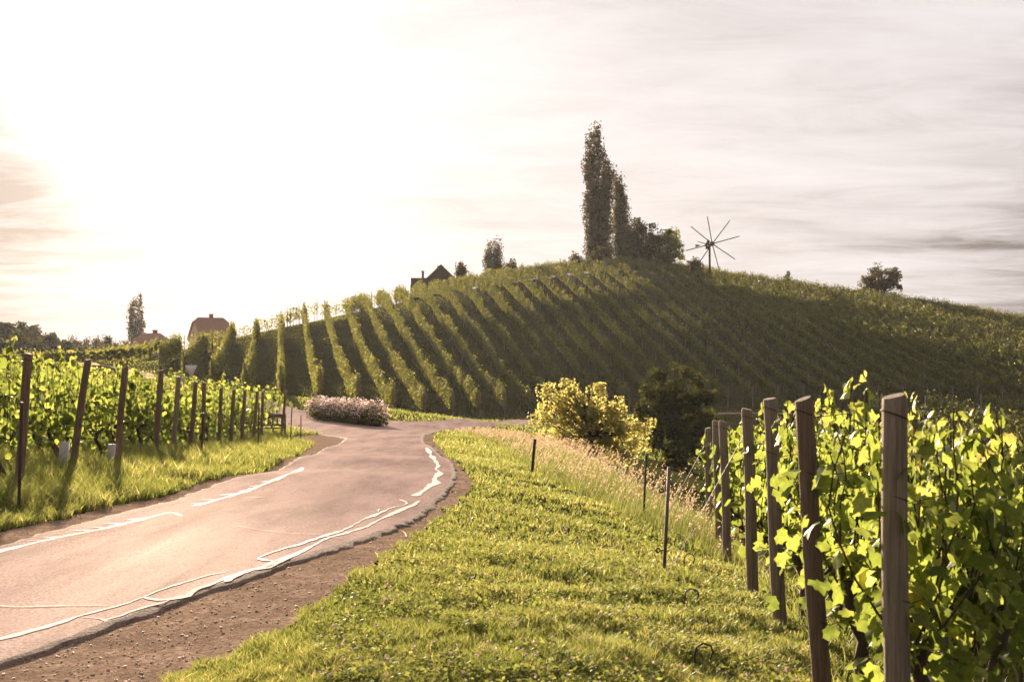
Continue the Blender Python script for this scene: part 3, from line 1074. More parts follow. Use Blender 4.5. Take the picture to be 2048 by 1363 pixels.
# vine rows in the hollow on this side of the hill road
ri = 0
for k in range(19, 30, 1):
    pb = row_base(k)
    if k % 2 == 0:
        continue
    a = pb - DV * 17
    b = pb - DV * 42
    far_row(a, b, 'dark vine row in the hollow below the hill road, %s from the left' % ORD[ri], 'vine rows in the hollow', dens=90, seed=300 + k, h=2.1, leaf=.17)
    e = a + DV * .5
    end_post(e[0], e[1], 2.0, .05, (0, 0), 'steel', 'pale end post of the %s vine row from the left in the hollow' % ORD[ri], 'end posts in the hollow')
    ri += 1

# distant vineyard at the far left
for j in range(6):
    y0 = 128 + j * 7
    a, b = (-66 - j * 2, y0 + 6), (-37 - j * 1.2, y0 + 14)
    far_row(a, b, 'distant vine row beyond the side road at the far left, %s from the front' % ORD[j], 'distant vine rows at the far left', dens=46, seed=400 + j, h=1.7, leaf=.22, halfw=.3)


# ------------------------------------------------------------------ near vine rows (end posts, trunks, canopy of lobed leaves)
def near_row(p0, az, ln, h0, label, seed, leafsize=.115, per_m=150, tmpl=LOBED, group='vine rows', low=.72, shoots=1.0, start=0.5, halfw=.2):
    r = np.random.default_rng(seed)
    dr = np.array([math.sin(az), math.cos(az)])
    side = np.array([dr[1], -dr[0]])
    p0 = np.array(p0, float)
    root = empty('vine_row', (p0[0], p0[1], h1(*p0)))
    tag(root, label, 'vine row', group)
    org = np.array(root.location)
    fol = MB()
    sp = start
    i = 0
    while sp < ln:
        c = p0 + dr * sp
        z = h1(*c)
        # gnarled trunk
        tb = MB()
        pts, rr = [], []
        q = np.array([c[0], c[1], z - .06])
        th = low * r.uniform(.95, 1.15)
        for t in np.linspace(0, 1, 7):
            pts.append(q + np.array([r.normal(0, .018) + .05 * math.sin(t * 5 + i), r.normal(0, .018), t * (th + .06)]))
            rr.append((.050 - .014 * t) * r.uniform(.85, 1.25) * (1.25 if t > .9 else 1))
        tb.tube(pts, rr, 8, 0, jitter=.22)
        head = pts[-1]
        for sg in (-1, 1):
            tb.tube([head, head + np.array([dr[0] * sg * .25, dr[1] * sg * .25, .10]), head + np.array([dr[0] * sg * .5, dr[1] * sg * .5, .06])], [.022, .016, .010], 6, 0, jitter=.15)
        tb.build('trunk', [MT['bark']], root, origin=org)
        # shoots with leaves
        ns = int(9 + 3 * shoots)
        for _ in range(ns):
            so = r.uniform(-.55, .55)
            b = np.array([c[0] + dr[0] * so, c[1] + dr[1] * so, z + th])
            top = h0 * r.uniform(.80, 1.04) + (r.uniform(.05, .24) if r.random() < .15 * shoots else 0)
            m = 7
            tt = np.linspace(0, 1, m)
            ox, oy = r.normal(0, halfw * .9), r.normal(0, .12)
            px_ = b[0] + side[0] * ox * np.sin(tt * 2.2) + dr[0] * oy * tt + r.normal(0, .015, m)
            py_ = b[1] + side[1] * ox * np.sin(tt * 2.2) + dr[1] * oy * tt + r.normal(0, .015, m)
            pz_ = b[2] + (top - th) * tt
            path = np.column_stack([px_, py_, pz_])
            fol.tube(path, np.linspace(.0065, .0038, m), 4, 1, caps=False)
            nl = int(per_m / ns * 1.0)
            a = r.uniform(0, 1, nl) ** .9
            if top > h0 * 1.05:
                a = np.concatenate([a, r.uniform(.8, 1, 5)])
            nl = len(a)
            lp = np.column_stack([np.interp(a, tt, path[:, j]) for j in range(3)])
            off = r.normal(0, 1, (nl, 3)) * np.array([.085, .085, .05])
            sgn = np.sign(r.normal(0, 1, nl))
            off[:, 0] += side[0] * sgn * .06
            off[:, 1] += side[1] * sgn * .06
            off *= np.where(a > .82, .42, 1.0)[:, None]
            lp = lp + off
            nrm = np.column_stack([side[0] * sgn * .9 + r.normal(0, .5, nl), side[1] * sgn * .9 + r.normal(0, .5, nl), r.normal(.45, .45, nl)])
            sz = leafsize * r.uniform(.65, 1.3, nl) * np.where(a > .93, .6, 1.0)
            rv = np.clip(r.normal(.42, .2, nl) + .25 * (a > .9), 0, 1)
            fol.scatter(*tmpl, lp, nrm, sz, 0, roll=r.normal(math.pi, .8, nl), r=rv)
        # low hanging leaves round the trunk head
        nl = int(per_m * .22)
        lp = np.column_stack([c[0] + dr[0] * r.uniform(-.55, .55, nl) + side[0] * r.normal(0, .14, nl), c[1] + dr[1] * r.uniform(-.55, .55, nl) + side[1] * r.normal(0, .14, nl), z + th + r.uniform(-.32, .25, nl)])
        fol.scatter(*tmpl, lp, r.normal(0, 1, (nl, 3)) + np.array([0, 0, .4]), leafsize * r.uniform(.6, 1.2, nl), 0, r=np.clip(r.normal(.3, .18, nl), 0, 1))
        sp += 1.1 + r.normal(0, .08)
        i += 1
    o = fol.build('foliage', [MT['vine_leaf'], MT['bark']], root, origin=org)
    # trellis wires
    for hh in (.78, 1.2, 1.65):
        wm = MB()
        ss = np.linspace(0, ln, 12)
        xs, ys = p0[0] + dr[0] * ss, p0[1] + dr[1] * ss
        wm.tube(np.column_stack([xs, ys, H(xs, ys) + hh]), [.0022] * 12, 4, 0)
        wm.build('trellis_wire', [MT['steel']], root, origin=org)
    return root


def near_post(basexy, h, rd, top_px, mat, label, group, wraps=3, seed=0, guy=None, guydir=(-1, 0)):
    """round timber end post; top_px gives where its head sits, so its lean is that of the photograph"""
    r = np.random.default_rng(seed)
    x, y = basexy
    z = h1(x, y)
    tx = (top_px - 1024) / F * y
    lean = np.array([tx - x, 0.0])
    root = empty('vineyard_post', (x, y, z))
    tag(root, label, 'post', group)
    mb = MB()
    ts = np.linspace(0, 1, 8)
    pts = [(lean[0] * t + .006 * math.sin(t * 7 + seed), .005 * math.cos(t * 5), -.25 + (h + .25 - .015) * t) for t in ts]
    rr = [rd * (1.06 - .07 * t) * r.uniform(.985, 1.015) for t in ts]
    pts.append((lean[0], 0, h))
    rr.append(rd * .87)
    mb.tube(pts, rr, 16, 0, jitter=.012)
    mb.build('timber', [MT[mat]], root, smooth=False)
    for i in range(wraps):
        t = [.955, .76, .52, .28][i]
        cz = h * t
        cx_ = lean[0] * t
        a = np.linspace(0, 2 * math.pi, 25)
        wm = MB()
        rw = rd * 1.03
        wm.tube(np.column_stack([cx_ + rw * np.cos(a), rw * np.sin(a), cz - .35 * rw * np.cos(a)]), [.0032] * 25, 5, 0, caps=False)
        wm.tube([(cx_ + rw, 0, cz - .03), (cx_ + rw + .3, .35, cz - .02)], [.0028, .0028], 4, 0)
        wm.build('wire_wrap', [MT['iron']], root)
    if guy:
        gm = MB()
        gm.tube([(lean[0] * .9, 0, h * .9), (lean[0] + guydir[0] * guy, guydir[1] * guy, .05)], [.003, .003], 4, 0)
        gm.build('guy_wire', [MT['steel']], root)
    return root


RP = [  # base px of ground contact, distance, top px, radius
    (6.45, 1796, 1788, .058), (8.8, 1650, 1606, .058), (12.0, 1562, 1539, .058), (14.5, 1508, 1494, .058), (18.6, 1456, 1446, .055), (20.6, 1439, 1432, .052), (24.8, 1418, 1416, .055)]
rp_labels = ['thick round timber post, nearest and rightmost of the right-hand vineyard posts', 'leaning timber post with leaves over its middle, second nearest on the right',
             'tall straight timber post, third nearest on the right', 'timber post standing just left of the tall straight one', 'slim timber post between two others at the back of the right-hand group',
             'thin timber post half hidden behind its slim neighbour', 'farthest of the right-hand timber posts, at the left end of the group']
for i, (Y_, bp, tp, rd_) in enumerate(RP):
    x_ = (bp - 1024) / F * Y_
    hh = 1.9 + (0.02 if i == 2 else 0)
    near_post((x_, Y_), hh, rd_, tp, 'post_wood' if i not in (1,) else 'post_wood_dark', rp_labels[i], 'timber posts of the right-hand vineyard', wraps=4 if i < 3 else 2, seed=i, guy=1.3 if i in (3, 6) else None, guydir=(-.75, -.3))
    AZ = rad(28)
    p0 = (x_ + .06, Y_ + .1)
    rl = ['grapevine row in full leaf starting at the thickest nearest right-hand post', 'grapevine row starting at the second right-hand post, trunk bare beside it', 'grapevine row starting at the tall straight right-hand post',
          'grapevine row starting at the post just left of the tall straight one', 'grapevine row starting at the slim post at the back of the right-hand group', 'grapevine row starting at the half-hidden thin right-hand post',
          'farthest grapevine row of the right-hand vineyard, leaves spilling left of its post'][i]
    near_row(p0, AZ, 14 if i < 2 else 16, 1.92, rl, 500 + i, leafsize=.108 if i < 3 else .12, per_m=[300, 290, 260, 210, 170, 160, 160][i], tmpl=LOBED if i < 3 else MID, group='grapevine rows of the right-hand vineyard', start=.45 if i != 1 else .55, shoots=1.7 if i in (0, 1, 2) else 1.0)

ORDL = ['nearest', 'second nearest', 'third nearest', 'fourth nearest', 'fifth nearest', 'sixth nearest', 'seventh nearest', 'eighth nearest', 'ninth nearest', 'tenth nearest', 'eleventh nearest', 'twelfth nearest', 'farthest']
tops = [57, 176, 250, 322, 357, 392, 409, 443, 468, 490, 515, 526, 572]
for i, (Y_, bp, z_) in enumerate(LPOST):
    x_ = (bp - 1024) / F * Y_
    near_post((x_, Y_), 1.92, .062 if i < 4 else .058, tops[i], 'post_wood_dark' if i != 4 else 'post_wood', 'leaning brown timber post beside the road verge, %s on the left' % ORDL[i], 'timber posts of the left-hand vineyard', wraps=2 if i < 5 else 0, seed=30 + i)
    near_row((x_ - .1, Y_ + .15), rad(-46), 26, 1.95 if i < 11 else 2.1, 'grapevine row left of the road, beginning at the %s left-hand post' % ORDL[i], 600 + i, leafsize=.14 + .002 * i, per_m=135 if i < 6 else 100, tmpl=MID, group='grapevine rows of the left-hand vineyard', low=.62, shoots=.8)


# ------------------------------------------------------------------ trees
def ellip(c, s, r3, n, r):
    d_ = r.normal(0, 1, (n, 3))
    d_ /= np.linalg.norm(d_, axis=1, keepdims=True)
    rr = r.uniform(.35, 1.0, n) ** .5
    return np.array(c) + d_ * rr[:, None] * np.array(r3)


def tree(name, loc, blobs, leafn, leafs, mat, label, group=None, trunk=(1.5, .15), seed=0, clump=.35, nclump=60, limbs=True, cat='tree', up=0.0, bark='bark'):
    """blobs: (x, y, z, rx, ry, rz) relative to the base; leaves gather in clumps inside them"""
    r = np.random.default_rng(seed)
    root = empty(name, loc)
    tag(root, label, cat, group)
    vol = np.array([b[3] * b[4] * b[5] for b in blobs]) ** .75
    vol /= vol.sum()
    cm = MB()
    tips = []
    for b, f in zip(blobs, vol):
        nc = max(4, int(nclump * f))
        cs = ellip(b[:3], 0, b[3:], nc, r)
        tips += [cs[j] for j in range(0, nc, max(1, nc // 6))]
        per = max(3, int(leafn * f / nc))
        wgt = r.uniform(.4, 1.6, nc)
        for c, wq in zip(cs, wgt):
            n = int(per * wq) + 1
            cl_ = clump * r.uniform(.6, 1.3)
            p = c + np.clip(r.normal(0, 1, (n, 3)), -1.2, 1.2) * np.array([cl_ * .5, cl_ * .5, cl_ * (.42 + up)])
            out = (p - np.array(b[:3])) / np.array(b[3:])
            nrm = out * .6 + r.normal(0, .7, (n, 3)) + np.array([0, 0, .3])
            cm.scatter(*QUAD, p, nrm, leafs * r.uniform(.6, 1.3, n), 0, r=np.clip(r.random(n) * .75 + .25 * r.random(), 0, 1))
    cm.build('crown', [MT[mat]], root)
    tm = MB()
    top = max(b[2] for b in blobs)
    th, tr_ = trunk
    pts = [(0, 0, -.3), (.02, 0, th * .5), (0, .02, th), (0, 0, max(th + .2, top))]
    tm.tube(pts, [tr_ * 1.25, tr_, tr_ * .85, tr_ * .2], 8, 0, jitter=.08)
    if limbs:
        for tp in tips:
            s = np.array([0, 0, min(th + r.uniform(0, .6) * max(top - th, .1), max(.2, tp[2] - .1))])
            mid = (s + tp) / 2 + r.normal(0, .08, 3)
            tm.tube([s, mid, tp], [tr_ * .42, tr_ * .25, tr_ * .07], 5, 0, caps=False)
    tm.build('trunk', [MT[bark]], root)
    return root


def place(px_, Y_, sink=0.0):
    x_ = (px_ - 1024) / F * Y_
    return (x_, Y_, h1(x_, Y_) - sink)


def zrel(py, Y, base):
    return (HOR - py) / F * Y - base


# tall poplars on the crest
def poplar(px_, Y_, py_top, wpx, label, seed, lobes, leafn=9000, leafs=.30, mat='poplar_leaf', group=None, low=.6):
    loc = place(px_, Y_)
    ht = zrel(py_top, Y_, loc[2])
    W = wpx / F * Y_ / 2
    r = np.random.default_rng(seed)
    blobs = []
    for (dx, h0, h1_, wf) in lobes:     # each lobe a vertical plume
        n = max(4, int((h1_ - h0) * ht / (W * wf * 1.1)))
        for i in range(n):
            t = (i + .5) / n
            wz = W * wf * min(1, (1 - t) * 4.5 + .12) ** .6 * min(1, t * 3 + .55) * r.uniform(.72, 1.12)
            blobs.append((dx * W + r.normal(0, .06 * W), r.normal(0, .2 * W), ht * (h0 + (h1_ - h0) * t), wz, wz, (h1_ - h0) * ht / n * .85))
    return tree('poplar_tree', loc, blobs, leafn, leafs, mat, label, group, trunk=(ht * .2, W * .14), seed=seed, clump=.75, nclump=int(leafn / 26), up=.55, limbs=False)


poplar(1197, 222, 255, 62, 'tallest poplar on the hill top, a dense dark column', 11, [(-.30, .0, 1.0, .62), (.46, .04, .84, .52), (0, .0, .6, .8)], leafn=26000, leafs=.30)
poplar(1240, 226, 345, 42, 'second poplar on the hill top, shorter and looser, right of the tallest', 12, [(-.1, .05, 1.0, .62), (.3, .05, .78, .6)], leafn=10000, leafs=.28)
poplar(989, 225, 487, 40, 'small egg-shaped poplar standing alone on the crest between farmhouse and tall poplars', 13, [(-.40, .1, .95, .62), (.38, .1, 1.0, .62)], leafn=6500, leafs=.22)
poplar(266, 345, 597, 22, 'left one of the two slim poplars behind the low house', 14, [(0, .02, 1, .9)], leafn=3200, leafs=.42)
poplar(279, 347, 591, 20, 'right one of the two slim poplars behind the low house', 15, [(0, .02, 1, .9), (.4, 0, .55, .8)], leafn=3200, leafs=.42)


def round_tree(px_, Y_, pyt, wpx, label, seed, mat='poplar_leaf', leafn=3500, leafs=.3, name='broadleaf_tree', group=None, squash=1.0, nb=6, base=None, clump=.8, cat='tree', ncl=110, trunk=None, full=.9):
    loc = place(px_, Y_)
    ht = zrel(pyt, Y_, loc[2])
    W = wpx / F * Y_ / 2
    r = np.random.default_rng(seed)
    lo = (base if base is not None else .25) * ht
    ch = ht - lo
    blobs = [(0, 0, lo + ch * .45, W * .62, W * .62, ch * .45)]
    for i in range(nb):
        a = 2 * math.pi * i / nb + r.uniform(-.3, .3)
        rr = W * r.uniform(.45, .66)
        bz = lo + ch * r.uniform(.22, .78)
        s = W * r.uniform(.28, .42)
        blobs.append((rr * math.cos(a), rr * math.sin(a), bz, s, s, s * r.uniform(.6, .9)))
    blobs.append((r.normal(0, .12 * W), 0, lo + ch * .8, W * .38, W * .38, ch * .2))
    return tree(name, loc, blobs, leafn, leafs, mat, label, group, trunk=trunk or (max(lo, .5), max(.05, W * .07)), seed=seed, clump=clump, nclump=ncl, cat=cat)


round_tree(1283, 214, 440, 122, 'dark spreading shrub-like tree right of the second poplar on the crest', 21, leafn=9000, leafs=.30, base=.06, ncl=150, clump=1.0, nb=11)
round_tree(1336, 213, 455, 74, 'rounded lighter tree between the dark shrub-tree and the wind-wheel', 22, mat='hill_leaf', leafn=5200, leafs=.28, base=.15, ncl=120)
round_tree(1205, 212, 492, 60, 'low bushy growth at the foot of the tallest poplar', 23, leafn=3000, leafs=.3, base=.05, name='bush', cat='bush')
round_tree(1390, 209, 515, 40, 'small spiky bush beneath the wind-wheel', 24, leafn=1200, leafs=.28, base=.05, name='bush', cat='bush', ncl=50)
round_tree(923, 215, 524, 24, 'small feathery tree just right of the dark-roofed farmhouse', 25, leafn=1500, leafs=.28, base=.2, ncl=60)
round_tree(1022, 222, 520, 26, 'small round tree behind the crest vines, right of the egg-shaped poplar', 26, leafn=1200, leafs=.28, base=.1, ncl=50)
round_tree(1150, 214, 505, 26, 'low shrub peeking over the crest left of the tallest poplar', 27, leafn=1000, leafs=.28, base=.05, name='bush', cat='bush', ncl=40)
round_tree(1762, 232, 528, 96, 'solitary ragged tree on the right shoulder of the hill', 28, leafn=5600, leafs=.30, base=.1, ncl=120, nb=12, clump=.75)

# little conifer on the right shoulder
loc = place(1576, 224)
ht = zrel(540, 224, loc[2])
blobs = []
for i in range(9):
    t = i / 9
    w_ = 1.15 * (1 - t) + .12
    blobs.append((0, 0, ht * (.25 + .72 * t), w_, w_, ht * .05))
tree('conifer_tree', loc, blobs, 1400, .24, 'dark_leaf', 'small pointed conifer poking above the right shoulder vines', trunk=(ht * .3, .09), seed=29, clump=.3, nclump=90, limbs=False)

# the two trees beyond the verge
loc = place(1178, 58)
b0 = loc[2]
mk = lambda px_, py_, rx, rz, dy=0: ((px_ - 1178) / F * 58, dy, zrel(py_, 58, b0), rx, rx, rz)
blobs = [mk(1110, 800, .62, .5), mk(1150, 790, .55, .5, .4), mk(1130, 830, .6, .5, -.4), mk(1185, 810, .8, .7), mk(1215, 850, .85, .8, .2), mk(1160, 860, .95, .85), mk(1110, 880, .7, .5, .3),
         mk(1200, 900, .95, .8), mk(1262, 862, .55, .35), mk(1255, 890, .8, .55), mk(1225, 920, .8, .6), mk(1232, 808, .35, .3), mk(1207, 782, .28, .35), mk(1090, 782, .3, .3), mk(1150, 940, .9, .7), mk(1210, 960, .9, .7), mk(1085, 835, .5, .45), mk(1285, 850, .4, .3), mk(1140, 772, .35, .35), mk(1240, 840, .6, .5), mk(1100, 915, .6, .5)]
tree('broadleaf_bush', loc, blobs, 15000, .115, 'bright_leaf', 'sunlit yellow-green bush-like tree beyond the verge, arms reaching left and right', trunk=(.7, .10), seed=41, clump=.34, nclump=420, cat='bush')
loc = place(1350, 80)
b0 = loc[2]
mk2 = lambda px_, py_, rx, rz, dy=0: ((px_ - 1350) / F * 80, dy, zrel(py_, 80, b0), rx, rx, rz)
blobs = [mk2(1318, 752, .5, .35), mk2(1362, 740, .55, .4), mk2(1392, 762, .5, .4), mk2(1296, 782, .45, .4), mk2(1345, 790, 1.1, .9), mk2(1396, 800, .85, .7), mk2(1425, 790, .4, .3), mk2(1288, 815, .4, .3), mk2(1315, 835, 1.0, .9), mk2(1370, 845, 1.5, 1.1),
         mk2(1410, 850, .8, .8), mk2(1340, 880, 1.2, .9), mk2(1395, 890, 1.0, .8), mk2(1350, 930, 1.1, .8)]
tree('broadleaf_tree', loc, blobs, 17000, .17, 'dark_leaf', 'dark rounded tree in the hollow, right of the sunlit bush', trunk=(1.2, .16), seed=42, clump=.42, nclump=300)

# woods and tree line at the far left
wood = [(8, 640, 60, 250), (45, 648, 55, 262), (72, 652, 30, 270), (100, 668, 70, 255), (28, 668, 70, 235), (70, 680, 50, 240), (-20, 650, 60, 240), (130, 684, 40, 250),
        (150, 672, 22, 320), (172, 674, 26, 318), (192, 676, 24, 325), (212, 672, 26, 316), (232, 680, 26, 322), (250, 684, 24, 318), (160, 690, 40, 300), (205, 692, 44, 300), (245, 694, 36, 298)]
wl = ['tall dark tree at the left edge of the wood', 'spruce-like dark tree in the wood beside the tall left one', 'slender dark tree at the right shoulder of the wood', 'broad rounded tree at the right of the wood',
      'broad green tree in front of the wood at the left', 'bushy tree low in the middle of the wood', 'dark tree cut by the left picture edge', 'low rounded tree closing the wood on the right',
      'small hazy tree, first of the thin tree line left of the poplars', 'small hazy tree, second of the thin tree line', 'small hazy tree, third of the thin tree line', 'taller hazy tree, fourth of the thin tree line', 'small hazy tree, fifth of the thin tree line',
      'small hazy tree, last of the thin tree line before the poplars', 'low hazy shrub under the left of the thin tree line', 'low hazy shrub under the middle of the thin tree line', 'low hazy shrub under the right of the thin tree line']
for i, (px_, pyt, wp, Y_) in enumerate(wood):
    big = i < 8
    round_tree(px_, Y_, pyt, wp, wl[i], 700 + i, mat='dark_leaf' if big else 'poplar_leaf', leafn=3200 if big else 1300, leafs=.5 if big else .42, base=.08 if big else .15, ncl=110 if big else 55, clump=1.2, group='trees of the wood at the far left' if big else 'thin tree line at the far left')


# ------------------------------------------------------------------ houses
def poly_part(name, mat, parent, vs, fs):
    me = bpy.data.meshes.new(name)
    me.from_pydata(vs, [], fs)
    me.materials.append(MT[mat])
    me.update()
    o = bpy.data.objects.new(name, me)
    COL.objects.link(o)
    o.parent = parent
    return o


def house(px_, Y_, label, rz, Lx, Wy, wallh, roofh, half_hip, zoff, roofmat, wallmat, wins, chim, over=.5, full_hip=False):
    x_ = (px_ - 1024) / F * Y_
    zb = zoff
    root = empty('house', (x_, Y_, zb), rz)
    tag(root, label, 'house')
    hx, hy = Lx / 2, Wy / 2
    # walls with gable: ridge along x
    gb = wallh + roofh
    k = half_hip
    ww = hy * (1 - k)     # half width of gable at the hip cut... (k of the roof height kept under the hip)
    zc = wallh + roofh * k
    yc = hy * (1 - k)
    vs = [(-hx, -hy, -6), (hx, -hy, -6), (hx, hy, -6), (-hx, hy, -6), (-hx, -hy, wallh), (hx, -hy, wallh), (hx, hy, wallh), (-hx, hy, wallh),
          (-hx, -yc, zc), (-hx, yc, zc), (hx, -yc, zc), (hx, yc, zc)]
    fs = [(0, 1, 5, 4), (1, 2, 6, 5), (2, 3, 7, 6), (3, 0, 4, 7), (4, 8, 9, 7), (5, 6, 11, 10), (3, 2, 1, 0)]
    if k < .999:
        pass
    wall = poly_part('wall', wallmat, root, vs, fs)
    # roof shell
    o = over
    t = .18
    ridge = hx + o - (1 - k) * roofh * 1.0 if k < .999 else hx + o
    rx = hx + o
    ye = hy + o * .9
    ze = wallh - o * .9 * roofh / hy
    top = gb + .12
    zc2 = zc + .14
    yc2 = yc * 1.0 + .02
    v = [(-rx, -ye, ze), (rx, -ye, ze), (rx, ye, ze), (-rx, ye, ze), (-rx, -yc2, zc2), (rx, -yc2, zc2), (rx, yc2, zc2), (-rx, yc2, zc2), (-ridge, 0, top), (ridge, 0, top)]
    v = [(a, b, c + .1) for a, b, c in v]
    n = len(v)
    v2 = v + [(a, b, c - t) for a, b, c in v]
    faces = [(0, 1, 5, 9, 8, 4), (2, 3, 7, 8, 9, 6), (4, 8, 7), (5, 6, 9)]
    fs2 = faces + [tuple(reversed([q_ + n for q_ in f_])) for f_ in faces]
    rim = [0, 1, 5, 6, 2, 3, 7, 4]
    for i in range(8):
        a, b = rim[i], rim[(i + 1) % 8]
        fs2.append((a, a + n, b + n, b))
    roof = poly_part('roof', roofmat, root, v2, fs2)
    cxx, ch = chim
    m = MB()
    m.box((cxx, .3, gb + ch / 2 - .6), (.75, .75, ch + .8))
    m.box((cxx, .3, gb + ch - .12), (.95, .95, .16))
    m.build('chimney', [MT['roof_dark']], roof)
    for (wx, wy, wz, sx, sz, face) in wins:
        m = MB()
        g = MB()
        if face == 'front':
            m.box((wx, -hy - .03, wz), (sx + .2, .08, sz + .2))
            g.box((wx, -hy - .07, wz), (sx, .06, sz))
        else:
            sg = -1 if face == 'left' else 1
            m.box((sg * (hx + .03), wy, wz), (.08, sx + .2, sz + .2))
            g.box((sg * (hx + .07), wy, wz), (.06, sx, sz))
        f_ = m.build('window', [MT['white_tube']], root)
        g.build('pane', [MT['window_glass']], f_)
    return root


Yh = 330.0
zz1 = (HOR - 690) / F * Yh
house(421, Yh, 'half-hipped house with steep brown roof on the rise above the left vines', rad(38), 7.6, 6.2, 2.2 + 1.3, 4.3, .74, zz1 - 1.6, 'roof_tile', 'plaster',
      [(0, 1.0, 4.1, .55, .7, 'left'), (0, -1.0, 4.1, .55, .7, 'left'), (0, 1.3, 1.8, .9, 1.1, 'left'), (0, -1.3, 1.8, .9, 1.1, 'left')], (0.3, 1.1))
house(302, 322, 'low pale house with hipped red-brown roof beside the two slim poplars', rad(-34), 7.6, 5.6, 2.9, 2.7, .5, (HOR - 712) / F * 322 - .6, 'roof_tile', 'plaster',
      [(-1.5, 0, 1.7, .8, .9, 'front'), (1.3, 0, 1.7, .8, .9, 'front'), (0, 0, 2.1, .8, .9, 'right')], (1.0, 1.0))
Yf = 215.0
zf = (HOR - 533) / F * Yf
root = house(884, Yf, 'dark-roofed gabled farmhouse peeping over the crest vines', rad(90), 6.0, 5.2, 3.0, 2.35, 1.0, zf - 5.45, 'roof_dark', 'barn_board', [], (1.0, .3))
wing = MB()
wing.box(((845 - 884) / F * Yf, .5, 1.4), (3.4, 3.2, 4.6))
wo_ = wing.build('wing', [MT['barn_board']], None)
wo_.parent = root
wo_.matrix_parent_inverse = root.matrix_world.inverted()
wo_.rotation_euler = (0, 0, rad(-90))
c = MB()
c.box(((846 - 884) / F * Yf, -.4, 4.2), (.32, .5, 1.1))
c.box(((846 - 884) / F * Yf, -.4, 4.72), (.46, .62, .12))
c_ = c.build('wing_chimney', [MT['roof_dark']], None)
c_.parent = root
c_.rotation_euler = (0, 0, rad(-90))

# ------------------------------------------------------------------ wind-wheel (traditional wooden scarer) on the crest
Yk = 205.0
hubx, hubz = (1423 - 1024) / F * Yk, (HOR - 488) / F * Yk
gz = h1(hubx, Yk)
wm_root = empty('wind_wheel', (hubx - .25, Yk, gz))
tag(wm_root, 'wooden wind-wheel with eight long thin arms on a pole, on the hill crest', 'wind wheel')
hz = hubz - gz
m = MB()
m.tube([(0, 0, -.3), (.02, 0, hz * .5), (-.02, 0, hz - .45), (-.02, 0, hz - .1)], [.17, .15, .14, .12], 8, 0, jitter=.05)
m.build('pole', [MT['mill_wood']], wm_root)
m = MB()
m.box((.1, -.1, hz - .02), (.32, 1.7, .30))
m.box((-.15, .55, hz + .28), (.34, .30, .75))
m.box((-.3, .3, hz - .45), (.5, .34, .5))
m.tube([(-.55, .9, hz - .25), (-.15, .9, hz + .5), (.25, .9, hz - .2)], [.16, .16, .16], 6, 0)
m.build('clapper_block', [MT['mill_wood']], wm_root)
m = MB()
m.tube([(.25, -1.0, hz), (.25, -.55, hz)], [.33, .33], 12, 0)
m.tube([(.25, -1.05, hz), (.25, .8, hz)], [.10, .10], 8, 0)
hub = m.build('hub', [MT['mill_wood']], wm_root)
for ang, ln_ in ((99.9, 4.0), (52.8, 4.2), (15.5, 4.1), (-33.8, 3.95), (-74.7, 4.0), (-124.9, 3.9), (-165.3, 3.9), (141, 3.95)):
    m = MB()
    a = rad(ang)
    c_, s_ = math.cos(a), math.sin(a)
    m.tube([(.25 + c_ * .2, -.78, hz + s_ * .2), (.25 + c_ * ln_, -.78 + random.uniform(-.1, .1), hz + s_ * ln_)], [.075, .065], 5, 0)
    m.build('arm', [MT['mill_wood']], wm_root)
m = MB()
m.tube([(-.3, .6, hz + .05), (-1.6, 1.3, hz + .5)], [.07, .04], 6, 0)
for i in range(14):
    m.tube([(-1.2, 1.0, hz - .1), (-1.75 + random.uniform(-.2, .2), 1.4, hz + random.uniform(-.35, .1))], [.02, .04], 4, 0)
m.build('tail_broom', [MT['mill_wood']], wm_root)

# ------------------------------------------------------------------ flowering hedge at the junction
ha, hb = np.array([-11.0, 79.5]), np.array([-6.6, 71.0])
r = np.random.default_rng(77)
hd = (hb - ha) / np.linalg.norm(hb - ha)
hl = np.linalg.norm(hb - ha)
hs = np.array([hd[1], -hd[0]])
hroot = empty('flowering_hedge', (*((ha + hb) / 2), h1(*((ha + hb) / 2))))
tag(hroot, 'long rounded hedge covered in pale pink blossom at the road junction', 'hedge')
org = np.array(hroot.location)


def hedge_pts(n, shell):
    s = r.uniform(0, hl, n)
    th = r.uniform(0, math.pi, n)
    rr = (r.uniform(.75, 1.05, n) if shell else r.uniform(.1, .95, n))
    endf = np.clip(np.minimum(s, hl - s) / .5, .35, 1) ** .5
    ss = np.round(s / .9)
    hh = 1.24 * (1 + .10 * np.sin(ss * 2.1) + .06 * np.sin(s * 5))
    lat = np.cos(th) * rr * .85 * endf
    zz0 = (np.sin(th) ** .6) * rr * hh * endf
    x = ha[0] + hd[0] * s + hs[0] * lat
    y = ha[1] + hd[1] * s + hs[1] * lat
    nrm = np.column_stack([hs[0] * np.cos(th), hs[1] * np.cos(th), np.sin(th)]) + r.normal(0, .5, (n, 3))
    return np.column_stack([x, y, H(x, y) + zz0]), nrm


m = MB()
p, nn = hedge_pts(9000, False)
m.scatter(*QUAD, p, nn, r.uniform(.07, .14, len(p)), 0, r=r.random(len(p)))
m.build('foliage', [MT['dark_leaf']], hroot, origin=org)
m = MB()
p, nn = hedge_pts(7500, True)
keep = (p[:, 2] - H(p[:, 0], p[:, 1])) > .35 + .5 * r.random(len(p))
keep &= r.random(len(p)) < .7
m.scatter(*MID, p[keep], nn[keep], r.uniform(.05, .10, keep.sum()), 0, r=r.uniform(.3, 1, keep.sum()))
m.build('blossom', [MT['petal']], hroot, origin=org)

